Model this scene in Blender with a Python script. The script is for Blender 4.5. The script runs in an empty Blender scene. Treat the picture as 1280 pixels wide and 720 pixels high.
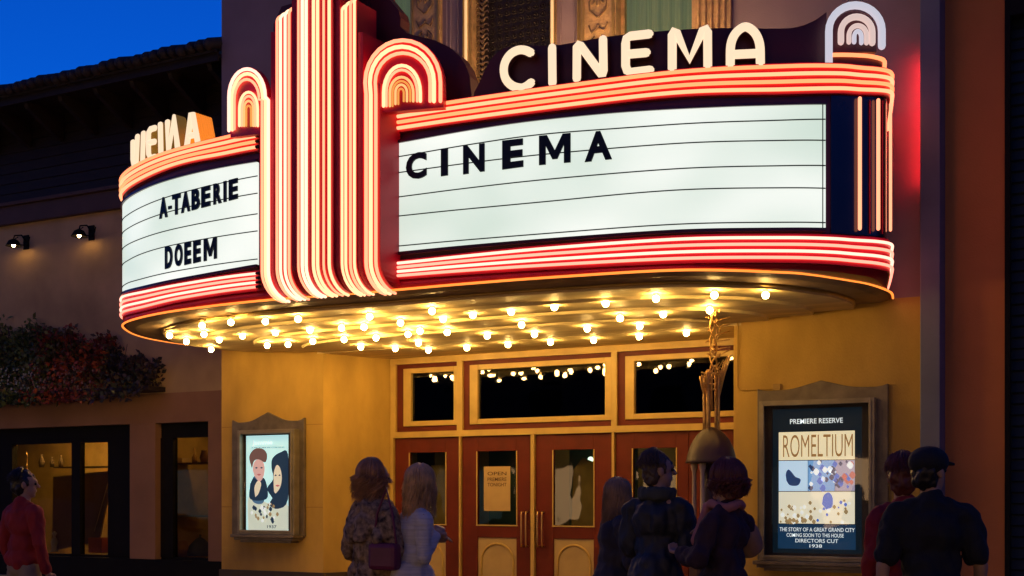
import bpy, math, random
import numpy as np
from mathutils import Vector, Matrix, noise, Quaternion
random.seed(7)
PI = math.pi
scene = bpy.context.scene
COL = scene.collection

# ---------------------------------------------------------------- camera numbers (used to size things)
F = 1500.0; HZ = 620.0; CX = 640.0
TH = math.radians(27.3); CT, ST = math.cos(TH), math.sin(TH)
CAM = Vector((2.56, -15.07, 1.5))
FWD = Vector((-ST, CT, 0)); RGT = Vector((CT, ST, 0))

def proj(x, y, z=1.5):
    d = Vector((x, y, z)) - CAM
    dep = d.dot(FWD)
    return CX + F * d.dot(RGT) / dep, HZ - F * d.z / dep, F / dep
def ray(px):
    return FWD + RGT * ((px - CX) / F)
def onY(px, py, Y):                     # point of a facade plane
    r = ray(px); k = (Y - CAM.y) / r.y
    return Vector((CAM.x + r.x * k, Y, 1.5 + (HZ - py) / F * k))
def XY(px, Y): return onY(px, HZ, Y).x
def ZY(px, py, Y): return onY(px, py, Y).z
def onS(px, py, s):                     # point at a given scale (pixels per metre)
    k = F / s; r = ray(px)
    return Vector((CAM.x + r.x * k, CAM.y + r.y * k, 1.5 + (HZ - py) / s))
def onZ(px, py, Z):
    s = (HZ - py) / (Z - 1.5); return onS(px, py, s)
def onV(px, py, A, B):                  # vertical plane through A and B
    r = ray(px); d = Vector((B[0] - A[0], B[1] - A[1])); n = Vector((-d.y, d.x))
    k = n.dot(Vector((A[0] - CAM.x, A[1] - CAM.y))) / n.dot(Vector((r.x, r.y)))
    return Vector((CAM.x + r.x * k, CAM.y + r.y * k, 1.5 + (HZ - py) / F * k))

# ---------------------------------------------------------------- materials
MATS = {}
def mat(name, col, rough=0.6, metal=0.0, emis=None, es=0.0, var=0.12, vs=3.0, bump=0.0, bs=40.0,
        stretch=(1, 1, 1), spec=0.5, coat=0.0, var2=None, trans=0.0):
    if name in MATS: return MATS[name]
    m = bpy.data.materials.new(name); m.use_nodes = True
    nt = m.node_tree; b = nt.nodes['Principled BSDF']
    tc = nt.nodes.new('ShaderNodeTexCoord'); mp = nt.nodes.new('ShaderNodeMapping')
    mp.inputs['Scale'].default_value = stretch
    nt.links.new(tc.outputs['Object'], mp.inputs['Vector'])
    n = nt.nodes.new('ShaderNodeTexNoise'); n.inputs['Scale'].default_value = vs
    n.inputs['Detail'].default_value = 6
    nt.links.new(mp.outputs['Vector'], n.inputs['Vector'])
    cr = nt.nodes.new('ShaderNodeValToRGB')
    c1 = [max(0, c * (1 - var)) for c in col]; c2 = [c * (1 + var) for c in col] if var2 is None else var2
    cr.color_ramp.elements[0].color = (*c1, 1); cr.color_ramp.elements[0].position = .3
    cr.color_ramp.elements[1].color = (*c2, 1); cr.color_ramp.elements[1].position = .7
    nt.links.new(n.outputs['Fac'], cr.inputs['Fac']); nt.links.new(cr.outputs['Color'], b.inputs['Base Color'])
    b.inputs['Roughness'].default_value = rough; b.inputs['Metallic'].default_value = metal
    b.inputs['Specular IOR Level'].default_value = spec
    if coat: b.inputs['Coat Weight'].default_value = coat; b.inputs['Coat Roughness'].default_value = .12
    if emis:
        b.inputs['Emission Color'].default_value = (*emis, 1); b.inputs['Emission Strength'].default_value = es
    if bump:
        n2 = nt.nodes.new('ShaderNodeTexNoise'); n2.inputs['Scale'].default_value = bs; n2.inputs['Detail'].default_value = 8
        nt.links.new(mp.outputs['Vector'], n2.inputs['Vector'])
        bp = nt.nodes.new('ShaderNodeBump'); bp.inputs['Strength'].default_value = bump; bp.inputs['Distance'].default_value = .02
        nt.links.new(n2.outputs['Fac'], bp.inputs['Height']); nt.links.new(bp.outputs['Normal'], b.inputs['Normal'])
    MATS[name] = m; return m

def glass(name, tint, gl=0.12, rough=0.02):
    if name in MATS: return MATS[name]
    m = bpy.data.materials.new(name); m.use_nodes = True; nt = m.node_tree; nt.nodes.clear()
    out = nt.nodes.new('ShaderNodeOutputMaterial'); t = nt.nodes.new('ShaderNodeBsdfTransparent'); g = nt.nodes.new('ShaderNodeBsdfGlossy')
    t.inputs['Color'].default_value = (*tint, 1); g.inputs['Roughness'].default_value = rough
    n = nt.nodes.new('ShaderNodeTexNoise'); n.inputs['Scale'].default_value = 1.3; bp = nt.nodes.new('ShaderNodeBump')
    bp.inputs['Strength'].default_value = .12; bp.inputs['Distance'].default_value = .05
    nt.links.new(n.outputs['Fac'], bp.inputs['Height']); nt.links.new(bp.outputs['Normal'], g.inputs['Normal'])
    fr = nt.nodes.new('ShaderNodeFresnel'); fr.inputs['IOR'].default_value = 1.5
    ad = nt.nodes.new('ShaderNodeMath'); ad.operation = 'ADD'; ad.inputs[1].default_value = gl
    ge = nt.nodes.new('ShaderNodeNewGeometry'); iv = nt.nodes.new('ShaderNodeMath'); iv.operation = 'SUBTRACT'; iv.inputs[0].default_value = 1; nt.links.new(ge.outputs['Backfacing'], iv.inputs[1])
    ml = nt.nodes.new('ShaderNodeMath'); ml.operation = 'MULTIPLY'; nt.links.new(fr.outputs['Fac'], ml.inputs[0]); nt.links.new(iv.outputs[0], ml.inputs[1]); m2 = nt.nodes.new('ShaderNodeMath'); m2.operation = 'MULTIPLY'; nt.links.new(ml.outputs[0], ad.inputs[0])
    mx = nt.nodes.new('ShaderNodeMixShader'); nt.links.new(ad.outputs[0], m2.inputs[0]); nt.links.new(iv.outputs[0], m2.inputs[1]); nt.links.new(m2.outputs[0], mx.inputs[0])
    nt.links.new(t.outputs[0], mx.inputs[1]); nt.links.new(g.outputs[0], mx.inputs[2]); nt.links.new(mx.outputs[0], out.inputs['Surface'])
    MATS[name] = m; return m

def neon(name, col, st):
    return mat(name, (.22, .06, .03), .35, 0, col, st, var=0.02)

# ---------------------------------------------------------------- objects
def wpos(o):
    v = Vector((0, 0, 0))
    while o is not None: v = v + o.location; o = o.parent
    return v
def tag(o, label=None, cat=None, group=None, kind=None):
    if label: o['label'] = label
    if cat: o['category'] = cat
    if group: o['group'] = group
    if kind: o['kind'] = kind
    return o
def thing(name, label, cat, loc=(0, 0, 0), group=None):
    o = bpy.data.objects.new(name, None); COL.objects.link(o); o.location = loc; o.empty_display_size = .1
    return tag(o, label, cat, group)

class MB:
    def __init__(s): s.v = []; s.f = []; s.sm = []
    def add(s, vs, fs, smooth=False):
        b = len(s.v); s.v += [tuple(v) for v in vs]; s.f += [tuple(i + b for i in f) for f in fs]; s.sm += [smooth] * len(fs); return s
    def box(s, a, b):
        x0, x1 = sorted((a[0], b[0])); y0, y1 = sorted((a[1], b[1])); z0, z1 = sorted((a[2], b[2]))
        return s.add([(x0, y0, z0), (x1, y0, z0), (x1, y1, z0), (x0, y1, z0), (x0, y0, z1), (x1, y0, z1), (x1, y1, z1), (x0, y1, z1)],
                     [(0, 3, 2, 1), (4, 5, 6, 7), (0, 1, 5, 4), (1, 2, 6, 5), (2, 3, 7, 6), (3, 0, 4, 7)])
    def prism(s, poly, d):              # planar polygon (3D points) pushed by vector d
        n = len(poly); d = Vector(d); p = [Vector(q) for q in poly]
        vs = p + [q + d for q in p]
        return s.add(vs, [tuple(range(n)), tuple(range(2 * n - 1, n - 1, -1))] + [(i, i + n, (i + 1) % n + n, (i + 1) % n) for i in range(n)])
    def tube(s, path, r, seg=8, closed=False, flat=None):
        P = [Vector(p) for p in path]; n = len(P)
        if not closed:                  # rounded ends
            rr = r if not callable(r) else r(0)
            r1 = r if not callable(r) else r(1)
            a = (P[0] - P[1]).normalized(); b = (P[-1] - P[-2]).normalized()
            P = [P[0] + a * rr * .95, P[0] + a * rr * .6] + P + [P[-1] + b * r1 * .6, P[-1] + b * r1 * .95]
            n += 4
        def rad(i):
            base = r(max(0, min(1, (i - 2) / max(1, n - 5)))) if callable(r) else r
            if not closed:
                if i in (0, n - 1): return base * .25
                if i in (1, n - 2): return base * .8
            return base
        T = []
        for i in range(n):
            a = P[(i - 1) % n] if (closed or i > 0) else P[i]; b = P[(i + 1) % n] if (closed or i < n - 1) else P[i]
            T.append((b - a).normalized())
        up = Vector((0, 0, 1)) if abs(T[0].z) < .9 else Vector((0, 1, 0))
        N = (up - T[0] * up.dot(T[0])).normalized(); vs = []
        for i in range(n):
            if i: 
                N = N - T[i] * N.dot(T[i])
                N = N.normalized() if N.length > 1e-6 else T[i].orthogonal().normalized()
            B = T[i].cross(N); R = rad(i)
            for k in range(seg):
                a = 2 * PI * k / seg; vs.append(P[i] + (N * math.cos(a) + B * math.sin(a)) * R)
        fs = []
        for i in range(n if closed else n - 1):
            for k in range(seg):
                j = (i + 1) % n; l = (k + 1) % seg
                fs.append((i * seg + k, i * seg + l, j * seg + l, j * seg + k))
        if not closed: fs += [tuple(range(seg - 1, -1, -1)), tuple((n - 1) * seg + k for k in range(seg))]
        return s.add(vs, fs, True)
    def loft(s, funcs, ts, closed=True, smooth=False, caps=True):
        m = len(funcs); vs = [f(t) for t in ts for f in funcs]; fs = []
        for i in range(len(ts) - 1):
            for k in range(m if closed else m - 1):
                l = (k + 1) % m
                fs.append((i * m + k, i * m + l, (i + 1) * m + l, (i + 1) * m + k))
        if closed and caps: fs += [tuple(range(m - 1, -1, -1)), tuple((len(ts) - 1) * m + k for k in range(m))]
        return s.add(vs, fs, smooth)
    def lathe(s, c, prof, seg=20, a0=0):
        c = Vector(c); m = len(prof)
        vs = [c + Vector((r * math.cos(a0 + 2 * PI * k / seg), r * math.sin(a0 + 2 * PI * k / seg), z)) for k in range(seg) for r, z in prof]
        fs = [(k * m + i, ((k + 1) % seg) * m + i, ((k + 1) % seg) * m + i + 1, k * m + i + 1) for k in range(seg) for i in range(m - 1)]
        return s.add(vs, fs, seg > 8)
    def ball(s, c, r, seg=14, rings=9, rot=None):
        c = Vector(c); r = Vector(r) if hasattr(r, '__len__') else Vector((r, r, r)); vs = []
        for i in range(rings + 1):
            t = PI * i / rings
            for k in range(seg):
                a = 2 * PI * k / seg; v = Vector((r.x * math.sin(t) * math.cos(a), r.y * math.sin(t) * math.sin(a), r.z * math.cos(t)))
                vs.append(c + (rot @ v if rot else v))
        return s.add(vs, [(i * seg + k, (i + 1) * seg + k, (i + 1) * seg + (k + 1) % seg, i * seg + (k + 1) % seg) for i in range(rings) for k in range(seg)], True)
    def build(s, name, m, parent=None, label=None, origin=None, bevel=0):
        V = np.array(s.v, dtype=float); lo, hi = V.min(0), V.max(0)
        o0 = Vector(origin) if origin is not None else Vector(((lo[0] + hi[0]) / 2, (lo[1] + hi[1]) / 2, lo[2]))
        me = bpy.data.meshes.new(name); me.from_pydata([tuple(Vector(v) - o0) for v in s.v], [], s.f)
        me.polygons.foreach_set('use_smooth', s.sm); me.update()
        import bmesh
        bm = bmesh.new(); bm.from_mesh(me); bmesh.ops.recalc_face_normals(bm, faces=bm.faces); bm.to_mesh(me); bm.free()
        if m: me.materials.append(m)
        o = bpy.data.objects.new(name, me); COL.objects.link(o)
        if bevel:
            bv = o.modifiers.new('bevel', 'BEVEL'); bv.width = bevel; bv.segments = 2; bv.limit_method = 'ANGLE'
        if parent is not None: o.parent = parent; o.location = o0 - wpos(parent)
        else: o.location = o0
        if label: o['label'] = label
        return o

def text_geo(txt, off=.0, spacing=1.0):
    cu = bpy.data.curves.new('t', 'FONT'); cu.body = txt; cu.size = 1; cu.offset = off; cu.space_character = spacing
    cu.resolution_u = 4
    ob = bpy.data.objects.new('t', cu); COL.objects.link(ob)
    bpy.context.view_layer.update()
    me = bpy.data.meshes.new_from_object(ob.evaluated_get(bpy.context.evaluated_depsgraph_get()))
    V = [v.co.copy() for v in me.vertices]; Fc = [tuple(p.vertices) for p in me.polygons]
    from collections import Counter
    cnt = Counter()
    for f in Fc:
        for i in range(len(f)): cnt[tuple(sorted((f[i], f[(i + 1) % len(f)])))] += 1
    E = [(f[i], f[(i + 1) % len(f)]) for f in Fc for i in range(len(f)) if cnt[tuple(sorted((f[i], f[(i + 1) % len(f)])))] == 1]
    bpy.data.objects.remove(ob); bpy.data.meshes.remove(me); bpy.data.curves.remove(cu)
    if not V: return None
    x0 = min(v.x for v in V); x1 = max(v.x for v in V); y0 = min(v.y for v in V); y1 = max(v.y for v in V)
    return [((v.x - x0) / max(1e-6, x1 - x0), (v.y - y0) / max(1e-6, y1 - y0)) for v in V], Fc, E
def add_text(mb, txt, fn, off=.0, spacing=1.0):      # fn(u, v, layer) -> point, layer 0 back, 1 front
    g = text_geo(txt, off, spacing)
    if not g: return
    V, Fc, E = g; n = len(V)
    mb.add([fn(u, v, 1) for u, v in V] + [fn(u, v, 0) for u, v in V],
           Fc + [tuple(i + n for i in reversed(f)) for f in Fc] + [(a, b, b + n, a + n) for a, b in E])

def catmull(P, k=10):
    P = [np.array(p, float) for p in P]; out = []
    Q = [2 * P[0] - P[1]] + P + [2 * P[-1] - P[-2]]
    for i in range(1, len(Q) - 2):
        p0, p1, p2, p3 = Q[i - 1:i + 3]
        for j in range(k):
            t = j / k
            out.append(.5 * (2 * p1 + (p2 - p0) * t + (2 * p0 - 5 * p1 + 4 * p2 - p3) * t * t + (3 * p1 - p0 - 3 * p2 + p3) * t ** 3))
    out.append(P[-1]); return out

# ================================================================ WORLD, CAMERA, RENDER
w = bpy.data.worlds.new('World'); scene.world = w; w.use_nodes = True
nt = w.node_tree; bg = nt.nodes['Background']
sky = nt.nodes.new('ShaderNodeTexSky'); sky.sky_type = 'NISHITA'; sky.sun_disc = False
SE, SR = math.radians(-2.0), math.radians(-40)
sky.sun_elevation = SE; sky.sun_rotation = SR; sky.ozone_density = 6.0; sky.air_density = 1.0; sky.dust_density = 0.3
hs = nt.nodes.new('ShaderNodeMixRGB'); hs.blend_type = 'MULTIPLY'; hs.inputs['Fac'].default_value = 1
hs.inputs['Color2'].default_value = (.03, .92, 1.0, 1)
nt.links.new(sky.outputs['Color'], hs.inputs['Color1']); nt.links.new(hs.outputs['Color'], bg.inputs['Color'])
SKY_STRENGTH = 2.0
bg.inputs['Strength'].default_value = SKY_STRENGTH

cd = bpy.data.cameras.new('camera'); cam = bpy.data.objects.new('camera', cd); COL.objects.link(cam)
cam.location = CAM; cam.rotation_euler = (PI / 2, 0, TH)
cd.sensor_width = 36; cd.lens = F / 1280 * 36; cd.shift_y = (HZ - 360) / 1280; cd.clip_end = 2000; cd.clip_start = .05
scene.camera = cam
sl = bpy.data.lights.new('sun', 'SUN'); sl.energy = .02; sl.angle = math.radians(10); sl.color = (.6, .7, 1)
so = bpy.data.objects.new('sun', sl); COL.objects.link(so); so.rotation_euler = (math.radians(55), 0, math.radians(-20))
scene.view_settings.view_transform = 'Standard'; scene.view_settings.look = 'None'; scene.view_settings.exposure = 0; scene.view_settings.gamma = 1
scene.render.engine = 'CYCLES'; cy = scene.cycles
cy.use_denoising = True; cy.max_bounces = 6; cy.diffuse_bounces = 3; cy.glossy_bounces = 3; cy.transparent_max_bounces = 8
cy.sample_clamp_indirect = 4; cy.sample_clamp_direct = 0; cy.caustics_reflective = False; cy.caustics_refractive = False

# ================================================================ MATERIAL SET
m_red = mat('red_enamel', (.66, .006, .03), .42, 0, coat=.0, var=.12, vs=2)
m_shaded_red = mat('shaded_red_enamel', (.10, .012, .022), .35, 0, coat=.3, var=.25, vs=2)  # red enamel darkened to maroon, standing in for the lack of light
m_board = mat('maroon_board', (.085, .012, .018), .5, 0, var=.3, vs=1.5, bump=.1)
m_navy = mat('navy_enamel', (.012, .012, .04), .2, 0, coat=.6, var=.2)
m_lipm = mat('brown_soffit_rim', (.30, .20, .11), .6, .0, var=.25, vs=3, bump=.1, bs=10)
m_gold = mat('gold_soffit', (.82, .66, .34), .62, .0, spec=.25, var=.18, vs=2.5, stretch=(.4, 2.5, 1), bump=.25, bs=6)
m_goldd = mat('gold_trim', (.55, .36, .10), .35, .5, var=.15)
m_black0 = mat('electrode_cap', (.03, .012, .012), .5)
n_band = neon('neon_orange', (2.1, .52, .20), 1)
n_band2 = neon('neon_salmon', (2.2, .70, .34), 1)
n_low = neon('neon_pink', (2.4, .62, .42), 1)
n_low2 = neon('neon_pale_pink', (2.2, 1.05, .78), 1)
n_tow = neon('neon_cream', (2.0, .98, .50), 1)
n_tow2 = neon('neon_peach', (2.1, .62, .32), 1)
n_tow3 = neon('neon_pale', (1.9, 1.22, .80), 1)
n_lip = neon('neon_amber', (1.7, .42, .06), 1)
n_let = neon('neon_letter_cream', (1.05, .80, .54), 1)
n_let_side = mat('letter_side_amber', (.8, .25, .03), .4, 0, (1, .26, .02), .8)
n_white = neon('neon_white', (.80, .80, .93), .72)
n_white2 = neon('neon_rose_white', (.95, .72, .66), .75)
n_gold = neon('neon_gold', (1.0, .40, .08), .9)
n_gold2 = neon('neon_gold_pale', (1.0, .55, .2), 1.1)
n_redglow = neon('neon_red', (1.0, .02, .03), 42)
m_bulb = mat('bulb_glass', (1, .9, .7), .2, 0, (1.0, .60, .17), 125, var=0)
m_socket = mat('bulb_socket', (.22, .14, .05), .5, .6)
m_black = mat('black_letter', (.006, .010, .014), .4)
m_rail = mat('panel_rail', (.03, .045, .045), .5)
def lightbox():
    m = bpy.data.materials.new('opal_lightbox'); m.use_nodes = True; t = m.node_tree; b = t.nodes['Principled BSDF']
    b.inputs['Base Color'].default_value = (.35, .37, .35, 1); b.inputs['Roughness'].default_value = .35
    tc = t.nodes.new('ShaderNodeTexCoord'); n = t.nodes.new('ShaderNodeTexNoise'); n.inputs['Scale'].default_value = .55; n.inputs['Detail'].default_value = 1.5
    mp = t.nodes.new('ShaderNodeMapping'); mp.inputs['Scale'].default_value = (1, 1, 1.6)
    t.links.new(tc.outputs['Object'], mp.inputs['Vector']); t.links.new(mp.outputs['Vector'], n.inputs['Vector'])
    cr = t.nodes.new('ShaderNodeValToRGB'); cr.color_ramp.elements[0].position = .3; cr.color_ramp.elements[1].position = .68
    cr.color_ramp.elements[0].color = (.56, .67, .57, 1); cr.color_ramp.elements[1].color = (.90, .92, .85, 1)
    t.links.new(n.outputs['Fac'], cr.inputs['Fac']); t.links.new(cr.outputs['Color'], b.inputs['Emission Color']); b.inputs['Emission Strength'].default_value = 1.1
    return m
m_panel = lightbox()
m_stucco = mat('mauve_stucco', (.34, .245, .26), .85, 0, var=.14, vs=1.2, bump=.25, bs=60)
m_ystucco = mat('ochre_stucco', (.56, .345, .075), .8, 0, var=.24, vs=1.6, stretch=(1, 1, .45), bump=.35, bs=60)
m_bulb2 = mat('painted_box', (.42, .26, .07), .5)
m_plinth2 = mat('joint_ochre', (.40, .22, .05), .8)  # darker ochre for the wall joints
m_plinth = mat('plinth_stone', (.05, .035, .03), .6)

# ================================================================ MARQUEE GEOMETRY
class Plan:
    def __init__(s, pts):
        s.p = np.array(pts); n = len(pts)
        t = np.gradient(s.p, axis=0); t /= np.linalg.norm(t, axis=1)[:, None]
        s.n = np.stack([t[:, 1], -t[:, 0]], 1)
        q = [proj(a, b) for a, b in s.p]; s.px = np.array([c[0] for c in q]); s.s = np.array([c[2] for c in q])
        h = n // 2; s.i0 = int(np.argmin(s.px[:h])); s.i1 = h + int(np.argmax(s.px[h:]))
    def t(s, px): return float(np.interp(px, s.px[s.i0:s.i1 + 1], np.arange(s.i0, s.i1 + 1)))
    def at(s, t, off=0):
        i = np.arange(len(s.p))
        x = np.interp(t, i, s.p[:, 0]); y = np.interp(t, i, s.p[:, 1]); a = np.interp(t, i, s.n[:, 0]); b = np.interp(t, i, s.n[:, 1])
        l = math.hypot(a, b) or 1
        return x + off * a / l, y + off * b / l
    def scale(s, t): return float(np.interp(t, np.arange(len(s.p)), s.s))
    def off(s, d): return Plan(s.p + s.n * d)

ctl = [(-10.40, 0), (-10.58, -.45), (-10.66, -1.0), (-10.60, -1.55), (-10.34, -2.12), (-9.86, -2.69), (-9.11, -3.06), (-8.21, -3.28), (-6.95, -3.38),
       (-5.31, -3.28), (-4.1, -3.25), (-3.0, -3.16), (-1.70, -2.93), (-.72, -2.53), (-.25, -2.27), (.0, -2.06), (.13, -1.87), (.18, -1.65), (.12, -1.3), (-.03, -.6), (-.17, 0)]
lipc = [(a, b) for a, b in ctl[:13]] + [(-.80, -2.33), (-.55, -2.05), (-.39, -1.77), (-.25, -1.5), (-.14, -1.26), (-.06, -.95), (.0, -.5), (-.06, 0)]
KS = 12
main = Plan(catmull(ctl, KS)); lip = Plan(catmull(lipc, KS)); NT = len(main.p) - 1
def zpt(px, py, plan=None, tpx=None):
    plan = plan or main; s = plan.scale(plan.t(px)); return 1.5 + (HZ - py) / s
class Ctr:                              # a height line round the canopy
    def __init__(s, knots, plan=None):
        plan = plan or main
        s.t = [plan.t(a) for a, b in knots]; s.z = [zpt(a, b, plan) for a, b in knots]
        cm = catmull(list(zip(s.t, s.z)), 8); s.t = [c[0] for c in cm]; s.z = [c[1] for c in cm]
    def __call__(s, t): return float(np.interp(t, s.t, s.z))
topT = Ctr([(160, 219), (187, 201), (234, 185), (282, 173), (324, 163.5), (474, 143), (667, 114), (840, 91.5), (977, 83.5), (1046, 83), (1080, 86), (1110, 94)])
topB = Ctr([(160, 241), (187, 223), (234, 205), (282, 195.6), (324, 187.5), (474, 168), (667, 141), (840, 121), (977, 117), (1046, 115.5), (1080, 117), (1110, 122)])
lowT = Ctr([(160, 369), (187, 363), (234, 354), (324, 341), (474, 331), (667, 311), (840, 298), (964, 295.7), (1036, 296.7), (1073, 299), (1108, 305)])
lowB = Ctr([(160, 393), (187, 386), (234, 375), (324, 362), (474, 350), (667, 336.5), (840, 328), (964, 326.5), (1036, 328.5), (1073, 332), (1108, 341)])
LIPZ = 3.89
def C(ctr, off=0, dz=0, k=None):
    return lambda t: (*main.at(t, off), (ctr(t) if callable(ctr) else ctr) + dz)
def L(off=0, z=LIPZ): return lambda t: (*lip.at(t, off), z)
def mixc(a, b, f): return lambda t: a(t) * (1 - f) + b(t) * f
TS = [i * NT / 160 for i in range(161)]
def trange(a, b, n): return [a + (b - a) * i / n for i in range(n + 1)]

mq = thing('cinema_marquee', 'curved red theatre marquee glowing with neon bands, a striped centre tower and white letter boards', 'marquee', (-5, -1.6, 3.6))
MB().loft([L(.03), C(lowB, 0, -.02), C(lowB, 0, -.02), C(topT, 0, .04), C(topT, -.10, .04), C(lowB, -.10), L(-.08, LIPZ + .02)], TS).build('canopy_body', m_shaded_red, mq)
MB().loft([L(.045, LIPZ + .01), C(lowB, .03, -.03), C(lowB, .012, -.03), L(.032, LIPZ + .01)], TS, smooth=True).build('lower_fascia', m_red, mq)
for ct, cb, nm in ((topT, topB, 'upper_fascia'), (lowT, lowB, 'neon_backing')):
    MB().loft([C(cb, .002, -.025), C(cb, .05, -.025), C(ct, .05, .02), C(ct, .002, .02)], TS).build(nm, m_red, mq)
# roof deck
deck = [(*main.at(t, -.05), 5.6) for t in trange(0, NT, 80)]
MB().prism(deck, (0, 0, .04)).build('roof_deck', m_board, mq)
# neon rings of the two bands: each tube is broken by the tower
TL = main.t(329); TR = main.t(476); TE = main.i1 + 6
def band(ct, cb, fr, m, r):
    for a, b in ((8, TL), (TR, NT - 6)):
        e_ = b if a == 8 else a; d_ = -.35 if a == 8 else 1.0
        MB().tube([C(mixc(cb, ct, fr), .075)(t) for t in (e_ - d_ * .2, e_ + d_ * .4, e_ + d_)], r * 1.12, 8).build('tube_cap', m_black0, mq)
        MB().tube([C(mixc(cb, ct, fr), .075)(t) for t in trange(a, b, int(abs(b - a) * .8) + 4)], r, 8).build('neon_tube', m, mq)
for k, m in enumerate((n_band2, n_band, n_band2, n_band)): band(topT, topB, .07 + .285 * k, m, .0205)
for k, m in enumerate((n_low, n_low2, n_low, n_low2)): band(lowT, lowB, .10 + .265 * k, m, .0160)
MB().tube([L(.05, LIPZ)(t) for t in trange(2, NT - 2, 150)], .014, 6).build('neon_tube', n_lip, mq)

# letter boards
def knot_line(k): return Ctr(k)
LP_T = knot_line([(160, 254), (187, 237), (234, 221.6), (282, 211), (324, 204)]); LP_B = knot_line([(160, 365), (187, 357.6), (234, 347.7), (282, 339), (324, 331.6)])
RP_T = knot_line([(495, 181.7), (627, 159), (740, 146), (860, 138), (950, 134.5), (1030, 133)]); RP_B = knot_line([(495, 316.7), (667, 301), (840, 289), (950, 286.5), (1030, 286.6)])
def board(a, b, T, B, name):
    t = thing_part = MB().loft([C(B, .02), C(B, .05), C(T, .05), C(T, .02)], trange(a, b, 60)).build('letter_board', m_panel, mq, name)
    fr = MB(); w_ = .035
    fr.loft([C(B, .02, -w_), C(B, .075, -w_), C(B, .075), C(B, .02)], trange(a, b, 60)); fr.loft([C(T, .02), C(T, .075), C(T, .075, w_), C(T, .02, w_)], trange(a, b, 60))
    fr.build('board_frame', m_shaded_red, t)
    return t
tl0 = main.i0 - 6
bl = board(tl0, main.t(325), LP_T, LP_B, 'left letter board with two lines of jumbled black letters')
br = board(main.t(495), main.t(1030), RP_T, RP_B, 'long right letter board reading CINEMA')
def rails(knots, a, b, parent):
    c = Ctr(knots); MB().tube([C(c, .053)(t) for t in trange(a, b, 50)], .0075, 5).build('board_rail', m_rail, parent)
for k in ([(165, 269), (190, 255.8), (323, 221.5)], [(165, 286), (190, 274), (323, 243)], [(165, 306), (190, 295.8), (323, 268.7)], [(165, 326), (190, 315), (323, 290)], [(165, 354), (190, 347), (323, 325)]):
    rails(k, tl0 + 2, main.t(325), bl)
for k in ([(497, 198), (667, 171), (840, 157.6), (1030, 151)], [(497, 217.7), (667, 196), (840, 181.5), (1030, 177.3)], [(497, 248), (667, 227.5), (840, 213), (1030, 208.7)],
          [(497, 271.7), (667, 255), (840, 239.5), (1030, 237)], [(497, 309), (667, 294.5), (840, 282), (1030, 279.8)]):
    rails(k, main.t(497), main.t(1029), br)
MB().tube([C(RP_T, .06)(main.t(1026)), C(RP_B, .06)(main.t(1026))], .006, 5).build('board_rail', m_rail, br)
MB().tube([C(RP_T, .056)(main.t(496.5)), C(RP_B, .056)(main.t(496.5))], .012, 6).build('neon_tube', n_gold2, br)
# black change letters
def bletter(ch, x0, x1, yt0, yt1, yb0, yb1, parent, bold=.03):
    def fn(u, v, l):
        px = x0 + (x1 - x0) * u; top = yt0 + (yt1 - yt0) * u; bot = yb0 + (yb1 - yb0) * u
        t = main.t(px); return (*main.at(t, .058 + .018 * l), 1.5 + (HZ - (bot + (top - bot) * v)) / main.scale(t))
    m = MB()
    if ch == 'M':
        o_ = [(0, 0), (0, 1), (.25, 1), (.5, .46), (.75, 1), (1, 1), (1, 0), (.79, 0), (.79, .64), (.58, .16), (.42, .16), (.21, .64), (.21, 0)]; n_ = len(o_)
        m.add([fn(u, v, 1) for u, v in o_] + [fn(u, v, 0) for u, v in o_], [tuple(range(n_)), tuple(range(2 * n_ - 1, n_ - 1, -1))] + [(i, (i + 1) % n_, (i + 1) % n_ + n_, i + n_) for i in range(n_)])
    else: add_text(m, ch, fn, bold)
    m.build('black_letter', m_black, parent)
for ch, x0, x1, ta, tb, ba, bb in (('C', 511.5, 537, 195, 190.5, 227.5, 223.5), ('I', 555, 563.5, 188.3, 187, 222.3, 221), ('N', 582.5, 609, 184.5, 181, 220, 216),
                                   ('E', 631, 657, 178, 175, 214, 210.5), ('M', 676.5, 715.5, 172, 168.5, 208.5, 205), ('A', 733, 767, 168, 164.5, 204.8, 201)):
    bletter(ch, x0, x1, ta, tb, ba, bb, br, .045)
row1 = [('A', 205, 215), ('-', 216, 220), ('T', 221, 231), ('A', 232, 243), ('B', 245, 255), ('E', 257, 268), ('R', 272, 282), ('I', 284.5, 288), ('E', 291, 302)]
for ch, a, b in row1:
    f = lambda x: 249 - (x - 205) * .26
    h = 26
    if ch == '-': bletter(ch, a, b, f(a) + 13, f(b) + 13, f(a) + 17, f(b) + 17, bl, .03)
    else: bletter(ch, a, b, f(a), f(b), f(a) + h, f(b) + h, bl, .05)
for ch, a, b in (('D', 212, 221), ('O', 224, 233.5), ('E', 236, 244), ('E', 247, 256), ('M', 260, 276)):
    f = lambda x: 309.5 - (x - 212) * .2
    bletter(ch, a, b, f(a), f(b), f(a) + 28, f(b) + 27.5, bl, .05)

# navy end panel with upright tubes
MB().loft([C(mixc(lowT, topB, 0), .004, .04), C(mixc(lowT, topB, 0), .02, .04), C(topB, .02, -.04), C(topB, .004, -.04)], trange(main.t(1038), NT - 2, 40)).build('end_panel', m_navy, mq)
for px, y0, y1, r, m in ((1071, 125, 287, .02, n_tow2), (1092.5, 127, 287, .02, n_tow2), (1107, 131, 288, .016, n_tow2)):
    t = main.t(px); MB().tube([(*main.at(t, .055), zpt(px, y0)), (*main.at(t, .055), zpt(px, y1))], r, 8).build('neon_tube', m, mq)
for px in (1085, 1100):
    t = main.t(px); MB().tube([(*main.at(t, .03), zpt(px, 127)), (*main.at(t, .03), zpt(px, 292))], .008, 6).build('red_rib', m_red, mq)

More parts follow.
